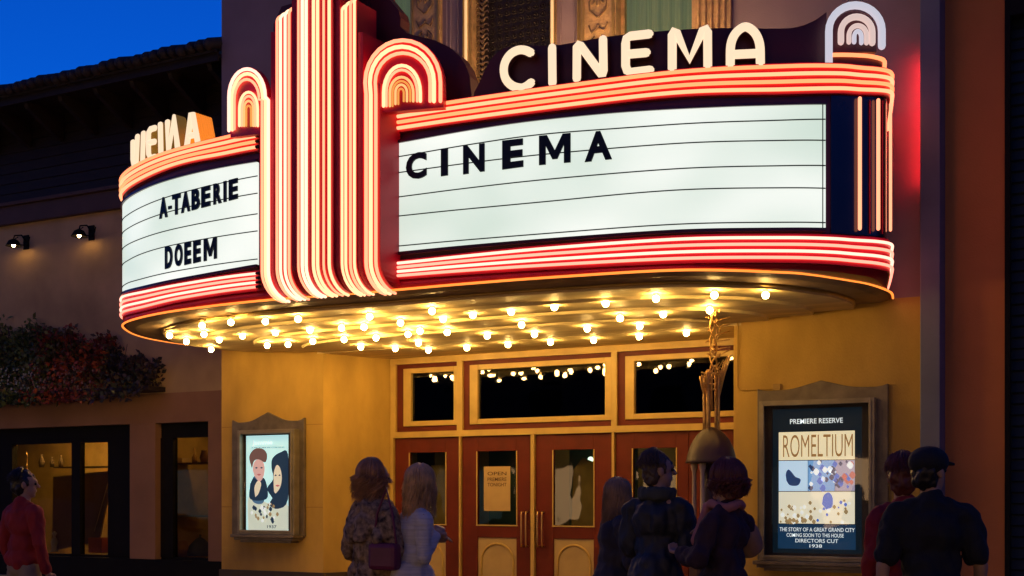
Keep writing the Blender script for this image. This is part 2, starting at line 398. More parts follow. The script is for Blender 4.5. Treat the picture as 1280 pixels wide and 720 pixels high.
# ------------- tower
TOFF = .46
tp = main.off(TOFF)
_TP = {}
def tplan(off):
    k = round(off, 4)
    if k not in _TP: _TP[k] = main.off(TOFF + off)
    return _TP[k]
def tower_col(px, ytop, yb, lean=None, inn=.42, drop=.30, off=0):
    """upright line at pixel column px that curls back under the canopy at its foot"""
    q_ = tplan(off); t = q_.t(px); x, y = q_.at(t); nx, ny = q_.at(t, -1); nx, ny = nx - x, ny - y
    s = q_.scale(t); zt = 1.5 + (HZ - ytop) / s; zb = LIPZ + yb
    P = [(x, y, zt - (zt - zb - drop) * i / 6) for i in range(7)]
    for i in range(1, 9):
        a = PI / 2 * i / 8; P.append((x + nx * inn * (1 - math.cos(a)), y + ny * inn * (1 - math.cos(a)), zb + drop * (1 - math.sin(a))))
    return P
TOPY = -80
def rib(px0, px1, ytop0, ytop1, off, name='tower_rib'):
    mb = MB(); n = 4; cols = []
    for i in range(n + 1):
        px = px0 + (px1 - px0) * i / n; cols.append(tower_col(px, ytop0 + (ytop1 - ytop0) * i / n, .0, off=off))
    m = len(cols[0]); vs = [p for c in cols for p in c]
    back = []
    for i, c in enumerate(cols):
        px = px0 + (px1 - px0) * i / n; t = tp.t(px); 
        for (x, y, z) in c:
            bx, by = tp.at(t, -TOFF + .03); back.append((bx, by, z + .002))
    N = len(vs); fs = []
    for i in range(n):
        for k in range(m - 1):
            a = i * m + k; fs.append((a, a + 1, a + m + 1, a + m)); fs.append((N + a, N + a + m, N + a + m + 1, N + a + 1))
    for k in range(m - 1): 
        fs.append((k, N + k, N + k + 1, k + 1)); b = n * m + k; fs.append((b, b + 1, N + b + 1, N + b))
    for i in range(n):
        a = i * m; fs.append((a, a + m, N + a + m, N + a)); b = a + m - 1; fs.append((b, N + b, N + b + m, b + m))
    mb.add(vs + back, fs, False); return mb.build(name, m_red, mq)
rib(324.5, 338.5, 122, 122, -.10)
rib(338.7, 343.3, 40, 40, -.105)
rib(343.5, 364.5, 28, 15, -.06)
rib(364.7, 369.8, -60, -60, -.01)
rib(370, 416.5, TOPY, TOPY, .02)
rib(416.7, 424.8, -60, -60, -.01)
rib(425, 446, 16, 0, -.06)
rib(446.2, 453.8, 40, 40, -.075)
rib(454, 475.5, 104, 104, -.10)
def col_tube(px, y, off, r, m, bend=0):
    P = tower_col(px, y, -.02, off=off + r)
    if bend:
        x, yy, z = P[0]; t = tp.t(px); dx, dy = tp.at(t + 1, off + r); l = math.hypot(dx - x, dy - yy)
        ux, uy = (dx - x) / l, (dy - yy) / l
        top = [(x + ux * bend * (1 - math.cos(a)), yy + uy * bend * (1 - math.cos(a)), z + bend * .8 * math.sin(a)) for a in (1.4, 1.1, .8, .5, .25)]
        P = top + P
    MB().tube(P, r, 8).build('neon_tube', m, mq)
for px, y, m in ((346.3, 27, n_tow2), (350.6, 24, n_tow3), (356.4, 20, n_tow3), (361.3, 17, n_tow2)): col_tube(px, y, -.06, .0165, m, .07)
for px, m in ((373, n_tow2), (377.8, n_tow3), (382.6, n_tow3), (391.8, n_tow), (397, n_tow), (404.5, n_tow2), (411.5, n_tow)): col_tube(px, TOPY, .02, .0185 if m != n_tow2 else .0135, m)
for px, y, m in ((427.5, 14, n_tow), (432.2, 10, n_tow), (438, 6, n_tow2), (443, 2, n_tow)): col_tube(px, y, -.06, .0165, m, .07)

# arches: left small, right large, far right white
def arch(A, B, cx, rx, ytop, yspring, yl, yr, r, m, parent, off=0, n=14, tail=None):
    nrm = Vector((B[1] - A[1], -(B[0] - A[0]), 0)).normalized()
    pts = [(cx - rx, yl)] if yl is not None else []
    for i in range(n + 1):
        a = PI - PI * i / n; pts.append((cx + rx * math.cos(a), yspring - (yspring - ytop) * math.sin(a)))
    if yr is not None: pts.append((cx + rx, yr))
    P = [onV(x, y, A, B) + nrm * off for x, y in pts]
    if tail: P = tail + P
    return MB().tube(P, r, 8).build('neon_tube', m, parent)
# right big arch
A1 = tplan(-.1).at(tplan(-.1).t(457)); B1 = main.at(main.t(556), .20)
nrmR = Vector((B1[1] - A1[1], -(B1[0] - A1[0]), 0)).normalized()
def tail(px, ytop=118):
    P = tower_col(px, ytop, -.02, off=-.10 + .025); return list(reversed([Vector(p) for p in P]))
for px, cx, rx, yt, r, m in ((457.6, 504.6, 47, 51.5, .021, n_tow2), (463.4, 503.5, 40, 59.5, .023, n_tow), (469.8, 504.5, 34.2, 67.5, .019, n_tow2)):
    arch(A1, B1, cx, rx, yt, 104, None, 127.5, r, m, mq, .03, tail=tail(px))
def back_arch(A, B, cx, rx, ytop, yspring, ybl, ybr, off0, off1, m, name, parent=mq):
    nrm = Vector((B[1] - A[1], -(B[0] - A[0]), 0)).normalized()
    pts = [(cx - rx, ybl)] + [(cx + rx * math.cos(PI - PI * i / 16), yspring - (yspring - ytop) * math.sin(PI - PI * i / 16)) for i in range(17)] + [(cx + rx, ybr)]
    P = [onV(x, y, A, B) + nrm * off0 for x, y in pts]
    return MB().prism(P, nrm * (off1 - off0)).build(name, m, parent)
back_arch(A1, B1, 506.3, 48, 48, 104, 142, 134, -.10, 0, m_red, 'arch_plate')
for rx, yt, r, m in ((23, 83, .019, n_tow), (19.2, 88.5, .015, n_tow2), (14.6, 97.5, .015, n_gold2), (11, 102.5, .012, n_gold), (7.2, 107, .014, n_gold2), (3.4, 112, .012, n_gold)):
    arch(A1, B1, 503.6 - (23 - rx) * .06, rx, yt, 117, 133.5 if rx > 10 else 131, 127.5, r, m, mq, .03)
# left small arch
A0 = main.at(main.t(280), .10); B0 = tplan(-.1).at(tplan(-.1).t(334))
def tailL(px, ytop=125): return [Vector(p) for p in tower_col(px, ytop, -.02, off=-.10 + .025)]
def archL(cx, rx, ytop, ysp, yl, m, r, tl=None):
    nrm = Vector((B0[1] - A0[1], -(B0[0] - A0[0]), 0)).normalized(); P = [onV(cx - rx, yl, A0, B0) + nrm * .03]
    for i in range(15):
        a = PI - PI * i / 14; P.append(onV(cx + rx * math.cos(a), ysp - (ysp - ytop) * math.sin(a), A0, B0) + nrm * .03)
    P = P + (tl if tl else [onV(cx + rx, 158, A0, B0) + nrm * .03]); MB().tube(P, r, 8).build('neon_tube', m, mq)
archL(311.5, 22.8, 87, 122, 164, n_low2, .02, tailL(335.5)); archL(311.8, 19, 93, 124, 163, n_tow, .02, tailL(331.6)); archL(311, 15.5, 100, 125, 162, n_tow2, .016, tailL(327.4))
back_arch(A0, B0, 310.5, 22.5, 84, 122, 172, 166, -.08, 0, m_red, 'arch_plate')
for rx, yt, r, m in ((11.5, 116, .016, n_tow), (8.5, 121, .014, n_tow2), (5.8, 127, .014, n_gold2), (3, 133, .013, n_gold)): archL(313.3, rx, yt, 137, 158, m, r)
# dark board behind the tower and arches
def vboard(A, B, pts, off, thick, m, name):
    nrm = Vector((B[1] - A[1], -(B[0] - A[0]), 0)).normalized(); P = [onV(x, y, A, B) + nrm * off for x, y in pts]
    return MB().prism(P, nrm * -thick).build(name, m, mq)
Am = main.at(main.t(455), -.12); Bm = main.at(main.t(590), -.12)
vboard(Am, Bm, [(452, 160), (452, -90), (470, -60), (480, -8), (489, 3), (496, 11), (498.5, 21), (498, 32), (506, 40), (522, 44), (542, 49), (560, 57.5), (572, 68), (580, 80), (585, 94), (588, 125), (588, 160)], -.04, .22, m_board, 'tower_backboard')
At = main.at(main.t(330), -.1); Bt = main.at(main.t(460), -.1)
vboard(At, Bt, [(340, 180), (342, 30), (352, 8), (366, 4), (368, -90), (418, -90), (422, -60), (455, -60), (462, 30), (462, 180)], 0, .18, m_board, 'tower_backboard')
Ab = [(286, 165), (288, 125), (293, 100), (305, 84), (320, 80), (334, 88), (342, 105), (342, 165)]
# parapet board behind the CINEMA letters, following the curve
bt = Ctr([(586, 116), (596, 98), (606, 76), (620, 60), (645, 53), (690, 53), (760, 41.5), (830, 34.5), (900, 31), (977, 31.6), (1001, 29), (1022, 21), (1038, 10)])
MB().loft([C(topT, -.14, -.3), C(topT, -.09, -.3), C(bt, -.09), C(bt, -.14)], trange(main.t(588), main.t(1037), 70)).build('letter_backboard', m_board, mq)

# unseen warm tube added on the canopy roof to light the upper windows
MB().tube([(*main.at(t, -2.0), 6.1) for t in trange(main.t(500), main.t(860), 40)], .022, 8).build('added_uplight', mat('added_uplight_glow', (1, .8, .6), .4, 0, (1.0, .60, .28), 230), mq)
# neon roof letters
def smooth(pts, k=5): return [tuple(p) for p in catmull(pts, k)]
def roof_letter(name, strokes, off, r, px_ref, side=0, mside=None, boardr=True):
    t = main.t(px_ref); A = main.at(t - 2, off); B = main.at(t + 2, off)
    nrm = Vector((B[1] - A[1], -(B[0] - A[0]), 0)).normalized(); mb = MB(); ms = MB()
    for i, st in enumerate(strokes):
        P = [onV(x, y, A, B) for x, y in st]; mb.tube(P, r, 10)
        k = 6 if side else 1
        for j in range(k + 1):
            ms.tube([p - nrm * (r * .5 + (side or .035) * j / k + .001 * i) for p in P], r * (1.02 if side else 1.18), 8)
    o = mb.build('neon_letter', n_let, mq, name); ms.build('letter_casing', mside or m_board, o)
Cc = smooth([(663.5, 66), (657, 63), (649, 62.5), (639.5, 67), (632.5, 76), (629.8, 87), (632, 98.5), (640, 107), (651, 110), (658, 108), (664, 103.5)], 3)
R_L = .048; OFFL = .02
roof_letter('glowing cream letter C', [Cc], OFFL, R_L, 648)
roof_letter('glowing cream letter I', [[(690.4, 60), (690.8, 104)]], OFFL, R_L, 690)
roof_letter('glowing cream letter N', [[(721.2, 98), (721.4, 58), (723, 56.2), (725.5, 57)] + [(749, 89), (751.5, 92.5), (753.8, 92.5), (754.6, 89), (754, 49.6)]], OFFL, R_L, 738)
roof_letter('glowing cream letter E', [[(811.5, 42.5), (788, 45.2), (783, 48.5), (782, 54), (782, 82), (784, 88), (789, 90.5), (812.5, 87.7)], [(783, 68), (808, 65.8)]], OFFL, R_L, 797)
roof_letter('glowing cream letter M', [[(840.2, 86), (840.2, 43), (842, 39.5), (845.5, 41), (862, 75), (879, 37.5), (882, 36), (884.5, 40), (884.7, 83)]], OFFL, R_L, 862)
roof_letter('glowing cream letter A', [smooth([(912.6, 82), (913.4, 56), (920, 41), (931.5, 33.7), (943, 40.5), (949.5, 55), (950.5, 79)], 4), [(915, 68.3), (949, 66.7)]], OFFL, R_L, 932)
# left letters in deep channel cases
m_olive = mat('letter_side_olive', (.40, .24, .06), .5, 0, (1, .5, .08), .12)
LS = dict(off=.0, r=.040, side=.12, mside=m_olive); LA = dict(off=.0, r=.040, side=.24, mside=n_let_side)
roof_letter('glowing letter U at the far left end', [[(166.8, 178), (166.8, 200), (168.5, 209), (171, 205), (172.5, 171)], [(171, 207), (176, 206), (179, 203), (180, 167)]], px_ref=172, **LS)
roof_letter('glowing letter E on the left wing', [[(194, 160), (189, 161.5), (186.5, 166), (186, 178), (186.5, 193), (189, 198), (194, 196)], [(187, 178.5), (193.5, 177)]], px_ref=190, **LS)
roof_letter('glowing letter I on the left wing', [[(201, 156), (201.8, 195)]], px_ref=201, **LS)
roof_letter('glowing reversed N on the left wing', [[(210, 153), (211, 191), (218.5, 146.5), (222.5, 186)]], px_ref=216, **LS)
roof_letter('glowing letter A on the left wing', [[(234, 183), (239.5, 142), (241, 142), (248, 181)], [(236.7, 170), (246, 168)]], px_ref=241, **LA)

# far right white arch on its drum
A2 = main.at(main.t(1036), -.02); B2 = (A2[0] + .62, A2[1] + .36)
for cx, rx, yt, ysp, yl, yr, r, m in ((1068, 33, 8, 40, 80, 59, .040, n_white), (1069.5, 19.5, 22.5, 42, 54, 55, .034, n_white2), (1071, 11, 33.5, 46, 54, 55, .026, n_white2), (1071, 4.5, 40.5, 48, 54, 55, .024, n_white)):
    arch(A2, B2, cx, rx, yt, ysp, yl, yr, r, m, mq, .03)
back_arch(A2, B2, 1068.5, 28, 13, 40, 64, 64, -.12, -.02, m_board, 'arch_plate')
dr = MB()
drum = Ctr([(1030, 67), (1050, 66.5), (1080, 67.5), (1100, 71), (1112, 77)])
dr.loft([C(topT, -.03, 0), C(topT, -.20, 0), C(drum, -.20), C(drum, -.03)], trange(main.t(1036), NT - 8, 30)); dr.build('drum', m_board, mq)
MB().tube([C(drum, -.005, -.015)(t) for t in trange(main.t(1037), NT - 9, 30)], .022, 8).build('neon_tube', n_band, mq)

# ------------- soffit
CXs = -5.3
def ring(d, z):
    out = []
    for t in TS:
        x, y = lip.at(t); hw = (5.5 - d) / 5.5; hy = (3.35 - d) / 3.35
        out.append((CXs + (x - CXs) * hw, y * hy, z))
    return out
def ringmesh(rs):
    mb = MB(); m = len(TS); vs = [p for r in rs for p in r]; fs = []
    for k in range(len(rs) - 1):
        for i in range(m - 1): a = k * m + i; fs.append((a, a + 1, a + m + 1, a + m))
    mb.add(vs, fs, False); return mb
ringmesh([ring(0, LIPZ - .005), ring(.12, LIPZ - .03), ring(.40, LIPZ - .03), ring(.42, LIPZ - .03)]).build('soffit_rim', m_lipm, mq)
MB().tube(ring(.43, LIPZ - .045), .02, 6).build('soffit_bead', m_goldd, mq)
so_ = ringmesh([ring(.42, LIPZ - .028), ring(.44, 3.80), ring(.95, 3.80), ring(.97, 3.765), ring(1.55, 3.765), ring(1.57, 3.73), ring(2.2, 3.73), ring(2.22, 3.70)])
last = ring(2.22, 3.70); last = [p for p in last]
so_.add(last, [tuple(range(len(last)))])
so_.build('soffit', m_gold, mq)
MB().box((-8.6, -.002, 3.695), (-1.9, 1.35, 3.80)).build('porch_ceiling', m_gold, mq)
# bulbs
BL = [(591, 394), (639, 390), (693, 384), (757, 379.5), (820, 373.5), (893, 369), (957, 369), (609, 420), (652, 406), (668, 418), (734, 411), (775, 398), (799.6, 408), (829, 393), (887, 388),
      (583.6, 435), (635, 431), (688, 428), (742, 425.5), (799, 421), (858, 416.5), (212, 419.5), (233, 427), (255, 418), (252.7, 407), (264, 437), (274, 425), (288.6, 403), (303, 420), (331.7, 402), (344, 416),
      (334, 432), (360, 430.7), (372.7, 399), (387.5, 412.7), (391, 426.7), (427, 410), (430, 424.6), (451, 434), (455, 409), (462, 396), (470, 422.4), (494, 436), (500.6, 403.7), (510, 418), (523, 429), (525, 414), (535.5, 438), (554, 399), (559, 415.6), (540, 389)]
bm_ = MB().ball((0, 0, 0), .040, 12, 8); proto = None; sproto = None
for px, py in BL:
    p = onZ(px, py, 3.66)
    top = 3.70
    for d, z in ((2.2, 3.73), (1.55, 3.765), (.95, 3.80)):
        hx = (p.x - CXs) / (5.5 - d); hy = p.y / (3.35 - d)
        if hx ** 4 + hy ** 2 > 1: top = z
    if top > 3.71: p = onZ(px, py, top - .06)
    if proto is None:
        proto = bm_.build('light_bulb', m_bulb, mq, origin=(0, 0, 0)); s_ = MB(); s_.lathe((0, 0, 0), [(.001, .085), (.058, .085), (.052, .068), (.030, .058), (.022, .036), (.001, .036)], 12)
        sproto = s_.build('socket', m_socket, proto, origin=(0, 0, 0)); sproto.location = (0, 0, 0); b = proto
    else:
        b = proto.copy(); COL.objects.link(b); c = sproto.copy(); COL.objects.link(c); c.parent = b; b.parent = mq
    b.location = p - wpos(mq)

# ================================================================ CINEMA BUILDING
cb = thing('cinema_building', 'tall mauve stucco theatre front with ochre porch, red doors and curtained upper windows', 'building', (-5, 0, 0))
XL = XY(277, 0); XR = XY(1150, -.36) - .003; RL = XY(404, 0); RR = XY(917, 0); DL = XY(490, 1.2); TOPZ = 11.5
xs = lambda px: XY(px, 0)
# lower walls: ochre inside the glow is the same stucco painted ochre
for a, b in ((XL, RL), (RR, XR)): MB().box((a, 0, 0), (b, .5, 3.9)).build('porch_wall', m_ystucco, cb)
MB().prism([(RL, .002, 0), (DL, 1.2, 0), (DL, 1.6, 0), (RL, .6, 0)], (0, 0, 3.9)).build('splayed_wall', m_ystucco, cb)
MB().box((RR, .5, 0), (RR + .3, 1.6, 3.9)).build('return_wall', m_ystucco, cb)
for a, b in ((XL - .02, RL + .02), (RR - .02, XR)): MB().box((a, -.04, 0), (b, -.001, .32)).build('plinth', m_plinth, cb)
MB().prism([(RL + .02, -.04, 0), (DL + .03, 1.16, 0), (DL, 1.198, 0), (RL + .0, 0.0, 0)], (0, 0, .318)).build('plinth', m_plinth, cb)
Z0 = 3.9
wl = MB().box((XL, 0, Z0), (xs(440), .5, TOPZ)).box((xs(915), 0, Z0), (XR, .5, TOPZ))
wl.box((xs(440), .05, Z0), (xs(915), .5, 4.6)).box((xs(553), -.0, 4.6), (xs(580), .5, TOPZ)).box((xs(696), 0, 4.6), (xs(723), .5, TOPZ))
wl.build('upper_wall', m_stucco, cb)
m_grelief = mat('gilded_plaster', (.62, .40, .17), .5, .1, var=.25, vs=8, bump=.8, bs=18)
m_moss = mat('glowing_green_curtain', (.20, .24, .13), .8, 0, (.30, .36, .16), .30, var=.4, vs=5, stretch=(4, 4, .05))  # curtain emission stands in for room light behind it
m_tan = mat('glowing_tan_curtain', (.45, .30, .14), .8, 0, (.6, .38, .14), .3, var=.25, vs=6, stretch=(4, 4, .05))
m_darkiron = mat('dark_bronze', (.06, .045, .035), .45, .5, var=.3, vs=10, bump=.5, bs=30)
m_paleiron = mat('antique_gilt', (.34, .24, .14), .4, .5, var=.4, vs=20, bump=.5, bs=40)
g_win = glass('window_glass', (.85, .88, .85), .05)
g_dark = glass('dark_transom_glass', (.30, .20, .18), .03)  # dark tint stands in for the dim room behind
g_door = glass('door_glass', (.75, .78, .72), .0)
def pil(px0, px1, Y, name='gilded_pilaster'):
    a, b = xs(px0), xs(px1); o = MB().box((a, Y, 4.6), (b, Y + .3, TOPZ)).build(name, m_grelief, cb, bevel=.015)
    w_ = b - a; f = MB().box((a + .02, Y - .02, 4.7), (a + .055, Y - .001, TOPZ)).box((b - .055, Y - .02, 4.7), (b - .02, Y - .001, TOPZ)); f.build('pilaster_moulding', m_goldd, o)
    r = MB(); c = (a + b) / 2; z = 5.2; ww = w_ * .26
    while z < 10.8:                     # scroll and leaf relief
        for s in (-1, 1):
            r.tube([(c + s * ww * .1, Y - .008, z), (c + s * ww * .9, Y - .015, z + .10), (c + s * ww * .95, Y - .015, z + .22), (c + s * ww * .4, Y - .01, z + .30), (c + s * ww * .35, Y - .01, z + .22), (c + s * ww * .6, Y - .01, z + .18)], .012, 5)
            r.tube([(c, Y - .008, z + .42), (c + s * ww * .7, Y - .012, z + .36), (c + s * ww, Y - .01, z + .46)], .012, 5)
        r.ball((c, Y - .005, z + .2), (.035, .02, .055), 8, 6); r.ball((c, Y - .005, z + .44), (.025, .018, .03), 8, 6)
        z += .56
    r.build('scroll_relief', m_paleiron2 , o); return o
m_paleiron2 = mat('dark_gilt', (.30, .19, .09), .5, .2, var=.3, vs=20)  # darker gilt for the scroll relief
pil(515, 553, -.06); pil(728, 772, -.06)
MB().box((xs(866), -.05, 4.6), (xs(915), .3, TOPZ)).build('gilded_pilaster', m_grelief, cb, bevel=.01)
fl = MB()
for i in range(5): fl.tube([(xs(866 + 9 + i * 8), -.055, 4.7), (xs(866 + 9 + i * 8), -.055, TOPZ)], .022, 8)
fl.build('pilaster_fluting', m_grelief, cb)
for a, b, y in ((580, 592, -.10), (690, 696, -.08), (723, 728, -.06)):
    m = MB(); x0, x1 = xs(a), xs(b); m.box((x0, y + .04, 4.6), (x1, .3, TOPZ)); m.build('window_moulding', m_stucco if a == 723 else m_grelief, cb)
    if a != 723: MB().tube([(x0 + (x1 - x0) * .55, y + .0, 4.6), (x0 + (x1 - x0) * .55, y + .0, TOPZ)], .022, 8).build('emissive_bead', mat('emissive_gold_bead', (.6, .4, .2), .4, 0, (.85, .50, .20), 1), cb)  # gold bead with its own emission on two of the mouldings
    for f in (.2, .85): MB().tube([(x0 + (x1 - x0) * f, y + .02, 4.6), (x0 + (x1 - x0) * f, y + .02, TOPZ)], .018, 8).build('gilt_bead', m_goldd, cb)
for a in (558, 563, 572, 701, 718): MB().tube([(xs(a), -.005, 4.6), (xs(a), -.005, TOPZ)], .016, 8).build('wall_bead', m_stucco, cb)
def curtain(px0, px1, m, name, parent):
    a, b = xs(px0), xs(px1); n = int((b - a) * 46); mb = MB(); ph = [random.random() * 6 for _ in range(6)]
    def yy(x, z): return .30 + .035 * math.sin(x * 34 + ph[0] + .5 * math.sin(x * 5)) + .02 * math.sin(x * 71 + ph[1]) + .004 * z
    vs = [(a + (b - a) * i / n, yy(a + (b - a) * i / n, z), z) for z in (4.6, TOPZ) for i in range(n + 1)]
    mb.add(vs, [(i, i + 1, n + 2 + i, n + 1 + i) for i in range(n)], True); return mb.build('curtain', m, parent)
for a, b in ((440, 515), (772, 866)):
    wn = MB().box((xs(a) + .001, .12, 4.6), (xs(a) + .05, .2, TOPZ)).box((xs(b) - .05, .12, 4.6), (xs(b) - .001, .2, TOPZ)).box((xs(a) + .05, .12, 4.6), (xs(b) - .05, .2, 4.7))
    wf = wn.build('upper_window', m_grelief, cb)
    MB().box((xs(a) + .05, .15, 4.7), (xs(b) - .05, .158, TOPZ)).build('pane', g_win, wf)
    curtain(a, b, m_moss, 'curtain', wf)
# carved screen between the mouldings
gx0, gx1 = xs(592), xs(690)
sc_ = MB().box((gx0, .18, 4.6), (gx1, .3, TOPZ)).build('carved_screen', m_darkiron, cb)
gr = MB(); step = .115; z = 5.2
while z < 10.2:
    x = gx0 + .22; r_ = 0
    while x < gx1 - .05:
        gr.tube([(x + .042 * math.cos(a), .165 - .01 * math.sin(a * 2), z + .042 * math.sin(a)) for a in [2 * PI * q / 8 for q in range(8)]], .009, 4, closed=True)
        gr.ball((x, .16, z), (.018, .018, .018), 6, 4); x += step
    z += step
gr.build('screen_rosettes', m_darkiron, sc_)
lf = MB(); z = 4.9; k = 0
while z < 10.2:
    for s in (-1, 1):
        a = .6 + .3 * math.sin(k * 1.7)
        p = Vector((gx0 + .10, .10, z)); q = p + Vector((s * .085, -.015, .05 + .02 * math.sin(k)))
        lf.tube([p, (p + q) / 2 + Vector((0, -.02, .015)), q, q + Vector((s * .01, 0, -.03))], lambda t: .016 * (1 - .5 * t), 5)
    lf.ball((gx0 + .10, .09, z + .02), (.02, .02, .03), 6, 4); z += .078; k += 1
lf.build('leaf_garland', m_paleiron, sc_)
# unseen red tube added behind the pier to make the wall glow red
MB().tube([(XR - .017, -.13, 5.25), (XR - .017, -.13, 6.75)], .009, 8).build('added_red_tube', n_redglow, cb)

# conduit, vents and stains on the walls
MB().tube([(RR + .06, -.02, 3.85), (RR + .06, -.02, 2.9), (RR + .10, -.02, 2.86), (RR + .55, -.02, 2.86)], .008, 6).build('conduit', m_ystucco, cb)
MB().box((RR + .52, -.03, 2.80), (RR + .62, -.001, 2.92)).build('junction_box', m_bulb2, cb, bevel=.006)
for z in (1.32, 2.6): MB().box((XL + .01, -.004, z), (RL - .01, -.0005, z + .012)).build('wall_joint', m_plinth2, cb)
# ---- door wall
DY = 1.2
m_trim = mat('yellow_trim_paint', (.58, .38, .10), .4, 0, var=.12, vs=4)
m_dred = mat('oxblood_door_paint', (.115, .014, .007), .5, 0, spec=.25, coat=0, var=.2, vs=3)
m_dpanel = mat('ochre_door_panel', (.50, .34, .13), .45, 0, var=.12)
m_brass = mat('brass', (.75, .52, .22), .28, 1.0, var=.1)
def dbox(mb, x0, x1, y0, y1, dy0, dy1, refpx=None):
    """box on the door wall from pixel columns and rows read at its middle"""
    r = refpx or (x0 + x1) / 2; Xa, Xb = XY(x0, DY), XY(x1, DY); return mb.box((Xa, DY + dy0, ZY(r, y0, DY)), (Xb, DY + dy1, ZY(r, y1, DY)))
fr = thing_door = MB()
X0, X1 = DL, RR + .02
zt1, zt0 = 3.695, 3.60; zm1, zm0 = ZY(580, 538, DY), ZY(580, 545.5, DY)
fr.box((X0, DY - .06, zt0), (X1, DY + .12, zt1)).box((X0, DY - .05, zm0), (X1, DY + .12, zm1)).box((X0, DY - .05, 0), (XY(493.5, DY), DY + .12, zm0)).box((X0, DY - .05, zm1), (XY(496.5, DY), DY + .12, zt0))
for a, b in ((573, 580), (765.5, 772.5)): fr.box((XY(a, DY), DY - .05, zm1), (XY(b, DY), DY + .12, zt0))
for a, b in ((575.3, 577.3), (664.8, 669.2), (766, 769)): fr.box((XY(a, DY), DY - .045, 0), (XY(b, DY), DY + .12, zm0))
fr.build('door_frame', m_trim, cb)
for a, b, ga, gb in ((496.5, 573, 514.6, 568), (580, 765.5, 598, 757), (772.5, None, 793.5, None)):
    xa = XY(a, DY); xb = XY(b, DY) if b else X1; gxa = XY(ga, DY); gxb = XY(gb, DY) if gb else X1 - .12
    g0, g1 = 2.69, 3.45
    o = MB().box((xa, DY, zm1), (gxa - .14, DY + .08, zt0)).box((gxb + .1, DY, zm1), (xb, DY + .08, zt0)).box((gxa - .14, DY, g1 + .08), (gxb + .1, DY + .08, zt0)).box((gxa - .14, DY, zm1), (gxb + .1, DY + .08, g0 - .08)).build('transom', m_dred, cb)
    MB().box((gxa - .14, DY - .03, g0 - .08), (gxa, DY + .06, g1 + .08)).box((gxb, DY - .03, g0 - .08), (gxb + .1, DY + .06, g1 + .08)).box((gxa, DY - .03, g1), (gxb, DY + .06, g1 + .08)).box((gxa, DY - .03, g0 - .08), (gxb, DY + .06, g0)).build('transom_frame', m_trim, o, bevel=.006)
    MB().box((gxa, DY + .03, g0), (gxb, DY + .038, g1)).build('pane', g_dark, o)
    MB().box((gxa - .1, DY + .3, g0 - .1), (gxb + .1, DY + .32, g1 + .1)).build('added_dark_backing', m_navy, o)  # dark sheet added behind the glass to stand in for a dim interior
doors = [(493.5, 575.3, 512.6, 557), (577.3, 664.8, 597, 645.5), (669.2, 766, 692, 742), (769, 861, 791.5, 845)]
DOBJ = []
for i, (a, b, ga, gb) in enumerate(doors):
    xa, xb, ya, yb = XY(a, DY) + .008, XY(b, DY) - .008, XY(ga, DY), XY(gb, DY); g0, g1 = 1.06, 2.19
    d = MB().box((xa, DY, .03), (ya, DY + .06, zm0)).box((yb, DY, .03), (xb, DY + .06, zm0)).box((ya, DY, g1), (yb, DY + .06, zm0)).box((ya, DY, .86), (yb, DY + .06, g0)).box((ya, DY, .03), (yb, DY + .06, .15)).build('door', m_dred, cb, bevel=.004)
    MB().box((ya - .02, DY - .014, g0 - .02), (yb + .02, DY - .001, g0 - .002)).box((ya - .018, DY - .012, g0), (ya - .001, DY - .001, g1)).box((yb + .001, DY - .012, g0), (yb + .018, DY - .001, g1)).build('glazing_bead', m_trim, d)
    MB().box((ya, DY + .02, g0), (yb, DY + .026, g1)).build('pane', g_door, d)
    MB().box((ya, DY + .02, .15), (yb, DY + .05, .86)).build('lower_panel', m_dpanel, d)
    c = (ya + yb) / 2; w_ = (yb - ya) / 2 - .06
    MB().tube([(c - w_, DY + .012, .2)] + [(c + w_ * math.cos(PI - PI * q / 14), DY + .012, .5 + .27 * math.sin(PI * q / 14)) for q in range(15)] + [(c + w_, DY + .012, .2)], .018, 6).build('arched_moulding', m_trim, d)
    DOBJ.append((d, xa, xb, ya, yb))
MB().box((XY(861, DY), DY, 0), (X1, DY + .06, zm0)).build('side_panel', m_dred, cb)
for (d, xa, xb, ya, yb), s in ((DOBJ[1], 1), (DOBJ[2], -1)):
    x = xb - .06 if s > 0 else xa + .06
    for k in (0, 1):
        x2 = x - s * .075 * k
        MB().tube([(x2, DY - .005, 1.26), (x2, DY - .07, 1.26), (x2, DY - .075, 1.2), (x2, DY - .075, .8), (x2, DY - .07, .74), (x2, DY - .005, .74)], .012, 8).build('pull_handle', m_brass, d)
# inside the lobby
m_lobby = mat('lobby_plaster', (.42, .33, .16), .8); m_teal = mat('teal_screen', (.07, .14, .16), .7); m_lamp = mat('added_lobby_lamp', (1, .8, .5), .5, 0, (1, .66, .3), 4)
lb = MB().box((DL - .3, 3.6, 0), (RR + .3, 3.7, 3.2)).box((DL - .4, 1.7, 0), (DL - .3, 3.7, 3.2)).box((RR + .3, 1.7, 0), (RR + .4, 3.7, 3.2)).box((DL - .4, 1.7, 3.2), (RR + .4, 3.7, 3.3))
lb.build('lobby_shell', m_lobby, cb)
MB().box((DL, 1.5, 2.3), (RR, 1.66, 3.9)).build('lobby_header', m_plinth, cb)
MB().box((DOBJ[1][3] - .1, 1.75, 0), (DOBJ[1][4] + .22, 1.8, 2.3)).build('lobby_screen', m_teal, cb)
MB().box((-6, 2.4, 3.12), (-4, 2.6, 3.18)).build('added_lobby_lamp', m_lamp, cb)  # unseen lamp added to brighten the lobby
m_cream = mat('cream_board', (.40, .27, .11), .7, var=.25)
def lob(x0, x1, z0, z1, y, m, nm): return MB().box((x0, y, z0), (x1, y + .03, z1)).build(nm, m, cb)
